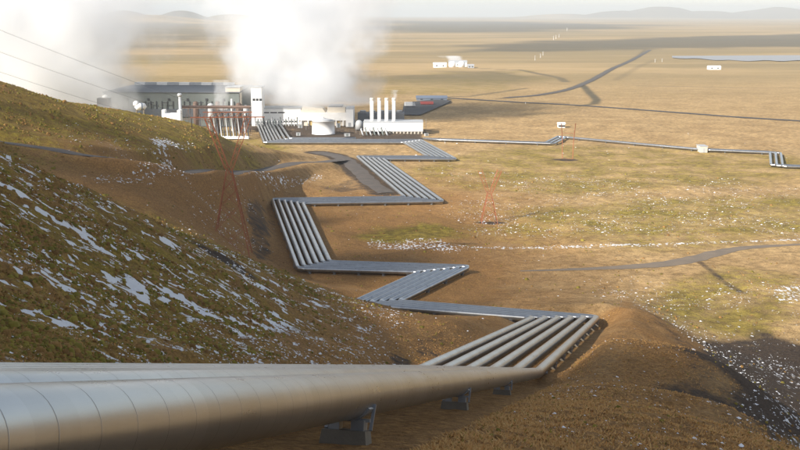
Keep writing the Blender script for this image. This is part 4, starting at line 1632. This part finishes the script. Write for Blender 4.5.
def moss_clumps(count, rmin, rmax):
    r = rmin * (rmax / rmin) ** rng.random(count)
    a = np.radians(rng.uniform(-25, 25, count))
    ir = np.clip(np.searchsorted(R_, r), 0, nr - 1)
    ia = np.clip(np.searchsorted(TH, a), 0, na - 1)
    vi = ir * na + ia
    x, y = gx[vi], gy[vi]
    pt = fbm(x / 5, y / 5, 121, 3) + .5
    slope_ = np.maximum(hillw[vi], moss[vi] * (gx[vi] < -25))
    pr = (.06 + .12 * moss[vi] + .75 * slope_) * sstep(.38, .66, pt) * (1 - .85 * shoulder[vi])
    keep = (rng.random(count) < pr) & (bedw[vi] < .8) & (roadw[vi] < .2) & (streak[vi] < .3)
    vi, r = vi[keep], r[keep]
    n = len(vi)
    sz = rng.uniform(.035, .125, n) * (1 + np.minimum(r, 320) / 190) * (1 + .9 * (rng.random(n) < .08))
    k = 7
    an = np.linspace(0, 2 * PI, k, endpoint=False)[None] + rng.uniform(0, 6, n)[:, None]
    rad = sz[:, None] * rng.uniform(.65, 1.3, (n, k))
    jit = rng.uniform(-.25, .25, (n, 2)) * np.minimum(r, 250)[:, None] * .006
    X0, Y0, Z0 = gx[vi] + jit[:, 0], gy[vi] + jit[:, 1], gz[vi]
    V = np.zeros((n, 2 * k + 1, 3))
    hh = sz * rng.uniform(.5, 1.0, n)
    V[:, :k, 0] = X0[:, None] + np.cos(an) * rad
    V[:, :k, 1] = Y0[:, None] + np.sin(an) * rad
    V[:, :k, 2] = Z0[:, None] - .08
    V[:, k:2 * k, 0] = X0[:, None] + np.cos(an + .3) * rad * .72
    V[:, k:2 * k, 1] = Y0[:, None] + np.sin(an + .3) * rad * .72
    V[:, k:2 * k, 2] = Z0[:, None] + hh[:, None] * rng.uniform(.5, .8, (n, k))
    V[:, 2 * k, 0], V[:, 2 * k, 1], V[:, 2 * k, 2] = X0, Y0, Z0 + hh
    i_ = np.arange(k); j_ = (i_ + 1) % k
    f = np.concatenate([np.stack([i_, j_, j_ + k], -1), np.stack([i_, j_ + k, i_ + k], -1), np.stack([i_ + k, j_ + k, np.full(k, 2 * k)], -1)])
    nf = len(f)
    Fc = (f[None] + (np.arange(n) * (2 * k + 1))[:, None, None]).reshape(-1)
    m = bpy.data.meshes.new("moss_clumps")
    m.vertices.add(n * (2 * k + 1)); m.vertices.foreach_set("co", V.reshape(-1).astype(np.float32))
    m.loops.add(len(Fc)); m.loops.foreach_set("vertex_index", Fc.astype(np.int32))
    m.polygons.add(n * nf); m.polygons.foreach_set("loop_start", (np.arange(n * nf) * 3).astype(np.int32))
    m.update(calc_edges=True)
    t = rng.random(n)[:, None]
    g = (rng.random(n) < .55)[:, None]
    col = np.where(g, np.array([.12, .10, .02]) * (1 - t) + np.array([.27, .215, .045]) * t, np.array([.16, .085, .028]) * (1 - t) + np.array([.32, .185, .062]) * t)
    col = np.concatenate([np.repeat(col, 2 * k + 1, 0), np.ones((n * (2 * k + 1), 1))], 1)
    at_ = m.attributes.new("blade_colour", "FLOAT_COLOR", "POINT"); at_.data.foreach_set("color", col.reshape(-1).astype(np.float32))
    m.materials.append(bpy.data.materials["dry_grass"])
    o = bpy.data.objects.new("moss_clumps", m); COL.objects.link(o)
    tag(o, "olive and brown moss and heath tussocks covering the slopes", "moss", None, "stuff")


moss_clumps(300000, 30, 460)

# ------------------------------------------------------------------ steam
def steam(name, label, p_base, p_top, r0, r1, dens, scale, seed, amp=2.7):
    """plume: density falls off from a leaning axis, broken by noise"""
    h = p_top.z - p_base.z
    mb = MB()
    n = 20
    rings = 8
    o = 0
    for i in range(rings + 1):
        s = i / rings
        c = p_base.lerp(p_top, s)
        rr = (r0 + (r1 - r0) * s ** .75) * 1.3
        for k in range(n):
            a = 2 * PI * k / n
            mb.v.append((c.x + rr * math.cos(a), c.y + rr * math.sin(a), c.z))
    for i in range(rings):
        for k in range(n):
            k2 = (k + 1) % n
            mb.face([i * n + k, i * n + k2, (i + 1) * n + k2, (i + 1) * n + k])
    mb.face(list(range(n))[::-1]); mb.face([rings * n + k for k in range(n)])
    m = bpy.data.materials.new(name); m.use_nodes = True
    nt = m.node_tree; nt.nodes.clear()
    q = NT(nt)
    out = q.node("ShaderNodeOutputMaterial")
    pv = q.node("ShaderNodeVolumePrincipled")
    pv.inputs["Color"].default_value = (.945, .955, .968, 1)
    pv.inputs["Anisotropy"].default_value = .1
    pv.inputs["Density Attribute"].default_value = ""
    pos = q.node("ShaderNodeNewGeometry").outputs["Position"]
    rel = q.vmath("SUBTRACT", pos, tuple(p_base))
    sx = q.node("ShaderNodeSeparateXYZ"); q.l.new(rel, sx.inputs[0])
    t = q.math("DIVIDE", sx.outputs[2], h, clamp=True)
    ax = p_top - p_base
    warp = q.node("ShaderNodeTexNoise"); q.put(warp.inputs["Vector"], q.vmath("ADD", pos, (seed * 31.7, seed * 11.1, 0)))
    warp.inputs["Scale"].default_value = scale * .6; warp.inputs["Detail"].default_value = 2
    wv = q.node("ShaderNodeSeparateColor"); q.l.new(warp.outputs["Color"], wv.inputs[0])
    dx = q.math("ADD", q.math("SUBTRACT", sx.outputs[0], q.math("MULTIPLY", t, ax.x)), q.math("MULTIPLY", q.math("SUBTRACT", wv.outputs[0], .5), r1 * .9))
    dy = q.math("ADD", q.math("SUBTRACT", sx.outputs[1], q.math("MULTIPLY", t, ax.y)), q.math("MULTIPLY", q.math("SUBTRACT", wv.outputs[1], .5), r1 * .9))
    dist = q.math("SQRT", q.math("ADD", q.math("MULTIPLY", dx, dx), q.math("MULTIPLY", dy, dy)))
    rad = q.math("MULTIPLY_ADD", q.math("POWER", t, .75), r1 - r0, r0)
    e = q.math("SUBTRACT", 1.0, q.math("DIVIDE", dist, rad))
    n1 = q.noise(q.vmath("ADD", pos, (seed * 17, 0, seed * 7)), scale, 5, .62)
    f = q.math("ADD", e, q.math("MULTIPLY", q.math("SUBTRACT", n1, .5), amp))
    f = q.ss(.0, .8, f)
    f = q.math("MULTIPLY", f, q.ss(0.0, .22, e))
    f = q.math("MULTIPLY", f, q.math("MULTIPLY_ADD", t, -.5, 1.0))
    q.put(pv.inputs["Density"], q.math("MULTIPLY", f, dens))
    q.l.new(pv.outputs[0], out.inputs["Volume"])
    m.cycles.volume_step_rate = .45
    o = mb.build(name, m)
    tag(o, label, "steam", None, "stuff")
    return o


b1 = P(58, 104, 640); b1.z = -56
t1 = P(12, -40, 640)
steam("steam_plume", "dense white steam plume rising behind the mossy hill", b1, t1, 50, 108, .07, .045, 1, 1.5)
b2 = P(312, 113, 655); b2.z = -53
t2 = P(292, -45, 655)
steam("steam_plume", "broad white steam plume boiling off the white process building", b2, t2, 46, 78, .06, .045, 2)
b3 = P(268, 109, 665); b3.z = -48
t3 = P(262, 40, 665)
steam("steam_wisp", "thin steam wisp drifting over the long white control building", b3, t3, 9, 18, .06, .08, 3)
b4 = P(222, 104, 600); b4.z = -52
t4 = P(221, 80, 600)
steam("steam_wisp", "small pale steam wisp among the brown separators", b4, t4, 3.5, 6, .14, .2, 4)
b5 = P(457, 66, 1440); b5.z = -63
t5 = P(452, 56, 1440)
steam("steam_wisp", "white steam cloud over the far works on the plain", b5, t5, 12, 22, .12, .05, 5)
b6 = P(393.8, 100, 600); b6.z = P(393.8, 102, 600).z
t6 = P(395, 90, 600)
steam("steam_wisp", "faint steam at the mouth of the rightmost white chimney", b6, t6, 1.6, 3.2, .22, .35, 6)

# ------------------------------------------------------------------ haze
mh = bpy.data.materials.new("haze"); mh.use_nodes = True
nt = mh.node_tree; nt.nodes.clear(); q = NT(nt)
out = q.node("ShaderNodeOutputMaterial"); pv = q.node("ShaderNodeVolumePrincipled")
pv.inputs["Color"].default_value = (.86, .93, 1.0, 1)
pv.inputs["Density"].default_value = 1.0e-4
pv.inputs["Density Attribute"].default_value = ""
pv.inputs["Anisotropy"].default_value = .2
q.l.new(pv.outputs[0], out.inputs["Volume"])
mb = MB(); zlo = float(gz.min()) - 1.2
mb.box((0, 0, zlo), (43000, 43000, max(135, float(gz.max()) + 3) - zlo))
hz_o = mb.build("haze", mh)
hz_o["kind"] = "stuff"; hz_o["label"] = "pale blue haze veiling the far plain and hills"

# ------------------------------------------------------------------ cumulus drifting over the hill: it shades the foreground
M_cloud = bpy.data.materials.new("cloud"); M_cloud.use_nodes = True
nt = M_cloud.node_tree; nt.nodes.clear(); q = NT(nt)
out = q.node("ShaderNodeOutputMaterial")
df = q.node("ShaderNodeBsdfDiffuse"); df.inputs[0].default_value = (.9, .9, .9, 1)
tl = q.node("ShaderNodeBsdfTranslucent"); tl.inputs[0].default_value = (.9, .9, .9, 1)
tr = q.node("ShaderNodeBsdfTransparent")
m1 = q.node("ShaderNodeMixShader"); m1.inputs[0].default_value = .5
m2 = q.node("ShaderNodeMixShader"); m2.inputs[0].default_value = .895
q.l.new(df.outputs[0], m1.inputs[1]); q.l.new(tl.outputs[0], m1.inputs[2])
q.l.new(m1.outputs[0], m2.inputs[1]); q.l.new(tr.outputs[0], m2.inputs[2])
q.l.new(m2.outputs[0], out.inputs[0])


def cloud(spots, alt, label):
    """spots: (x, y, z, radius) on the ground that lie in its shade; the lumps hang up the sun's ray from there"""
    bm = bmesh.new()
    for (x, y, z, r) in spots:
        k = (alt + rng.uniform(-20, 20) - z) / to_sun.z
        c = Vector((x, y, z)) + to_sun * k
        res = bmesh.ops.create_icosphere(bm, subdivisions=3, radius=1)
        for v_ in res["verts"]:
            n_ = v_.co.normalized()
            w_ = 1 + .22 * math.sin(n_.x * 5 + x) * math.sin(n_.y * 4 + y) + .12 * math.sin(n_.x * 11 + y) * math.sin(n_.z * 9 + x)
            v_.co = Vector((n_.x * r * w_, n_.y * r * w_, n_.z * r * .45 * w_)) + c
    m = bpy.data.meshes.new("cloud"); bm.to_mesh(m); bm.free()
    m.polygons.foreach_set("use_smooth", [True] * len(m.polygons))
    m.materials.append(M_cloud)
    o = bpy.data.objects.new("cloud", m); COL.objects.link(o)
    o["kind"] = "structure"; o["label"] = label
    return o


# ------------------------------------------------------------------ sun and sky
SUN_EL = math.radians(29)
to_sun = Vector((-.66, -.58, 0)).normalized() * math.cos(SUN_EL) + Vector((0, 0, math.sin(SUN_EL)))
cloud([(-60, 60, -20, 60), (10, 60, -25, 42), (-20, 130, -30, 60), (30, 150, -50, 34), (-30, 210, -55, 60), (15, 225, -62, 28), (-60, 280, -55, 50), (-10, 290, -62, 32),
       (-70, 350, -55, 40), (-30, 355, -63, 24), (-10, 10, -6, 60), (-120, 200, -10, 70), (48, 90, -45, 26), (28, 48, -20, 22), (20, 30, -12, 22)], 520, "cumulus cloud over the hill")
sd = bpy.data.lights.new("sun", "SUN"); sd.energy = 4.3; sd.angle = math.radians(.55); sd.color = (1.0, .93, .83)
so = bpy.data.objects.new("sun", sd); COL.objects.link(so)
so.rotation_euler = (-to_sun).to_track_quat("-Z", "Y").to_euler()
w = bpy.data.worlds.new("World"); S.world = w; w.use_nodes = True
wt = w.node_tree
sky = wt.nodes.new("ShaderNodeTexSky"); sky.sky_type = "NISHITA"; sky.sun_disc = False
sky.sun_elevation = SUN_EL; sky.sun_rotation = math.atan2(to_sun.x, to_sun.y)
sky.air_density = 1.0; sky.dust_density = .6; sky.ozone_density = 1.0
bg = wt.nodes["Background"]; bg.inputs[1].default_value = .09
hs = wt.nodes.new("ShaderNodeHueSaturation"); hs.inputs["Saturation"].default_value = .55
wt.links.new(sky.outputs[0], hs.inputs["Color"])
wt.links.new(hs.outputs[0], bg.inputs[0])

S.view_settings.view_transform = "Standard"
S.view_settings.look = "None"
S.view_settings.exposure = 1.0
S.view_settings.gamma = 1
S.view_settings.use_curve_mapping = False
S.render.engine = "CYCLES"
S.cycles.max_bounces = 12
S.cycles.volume_bounces = 10
S.cycles.diffuse_bounces = 3
S.cycles.glossy_bounces = 3
S.cycles.use_denoising = True
S.cycles.volume_max_steps = 256
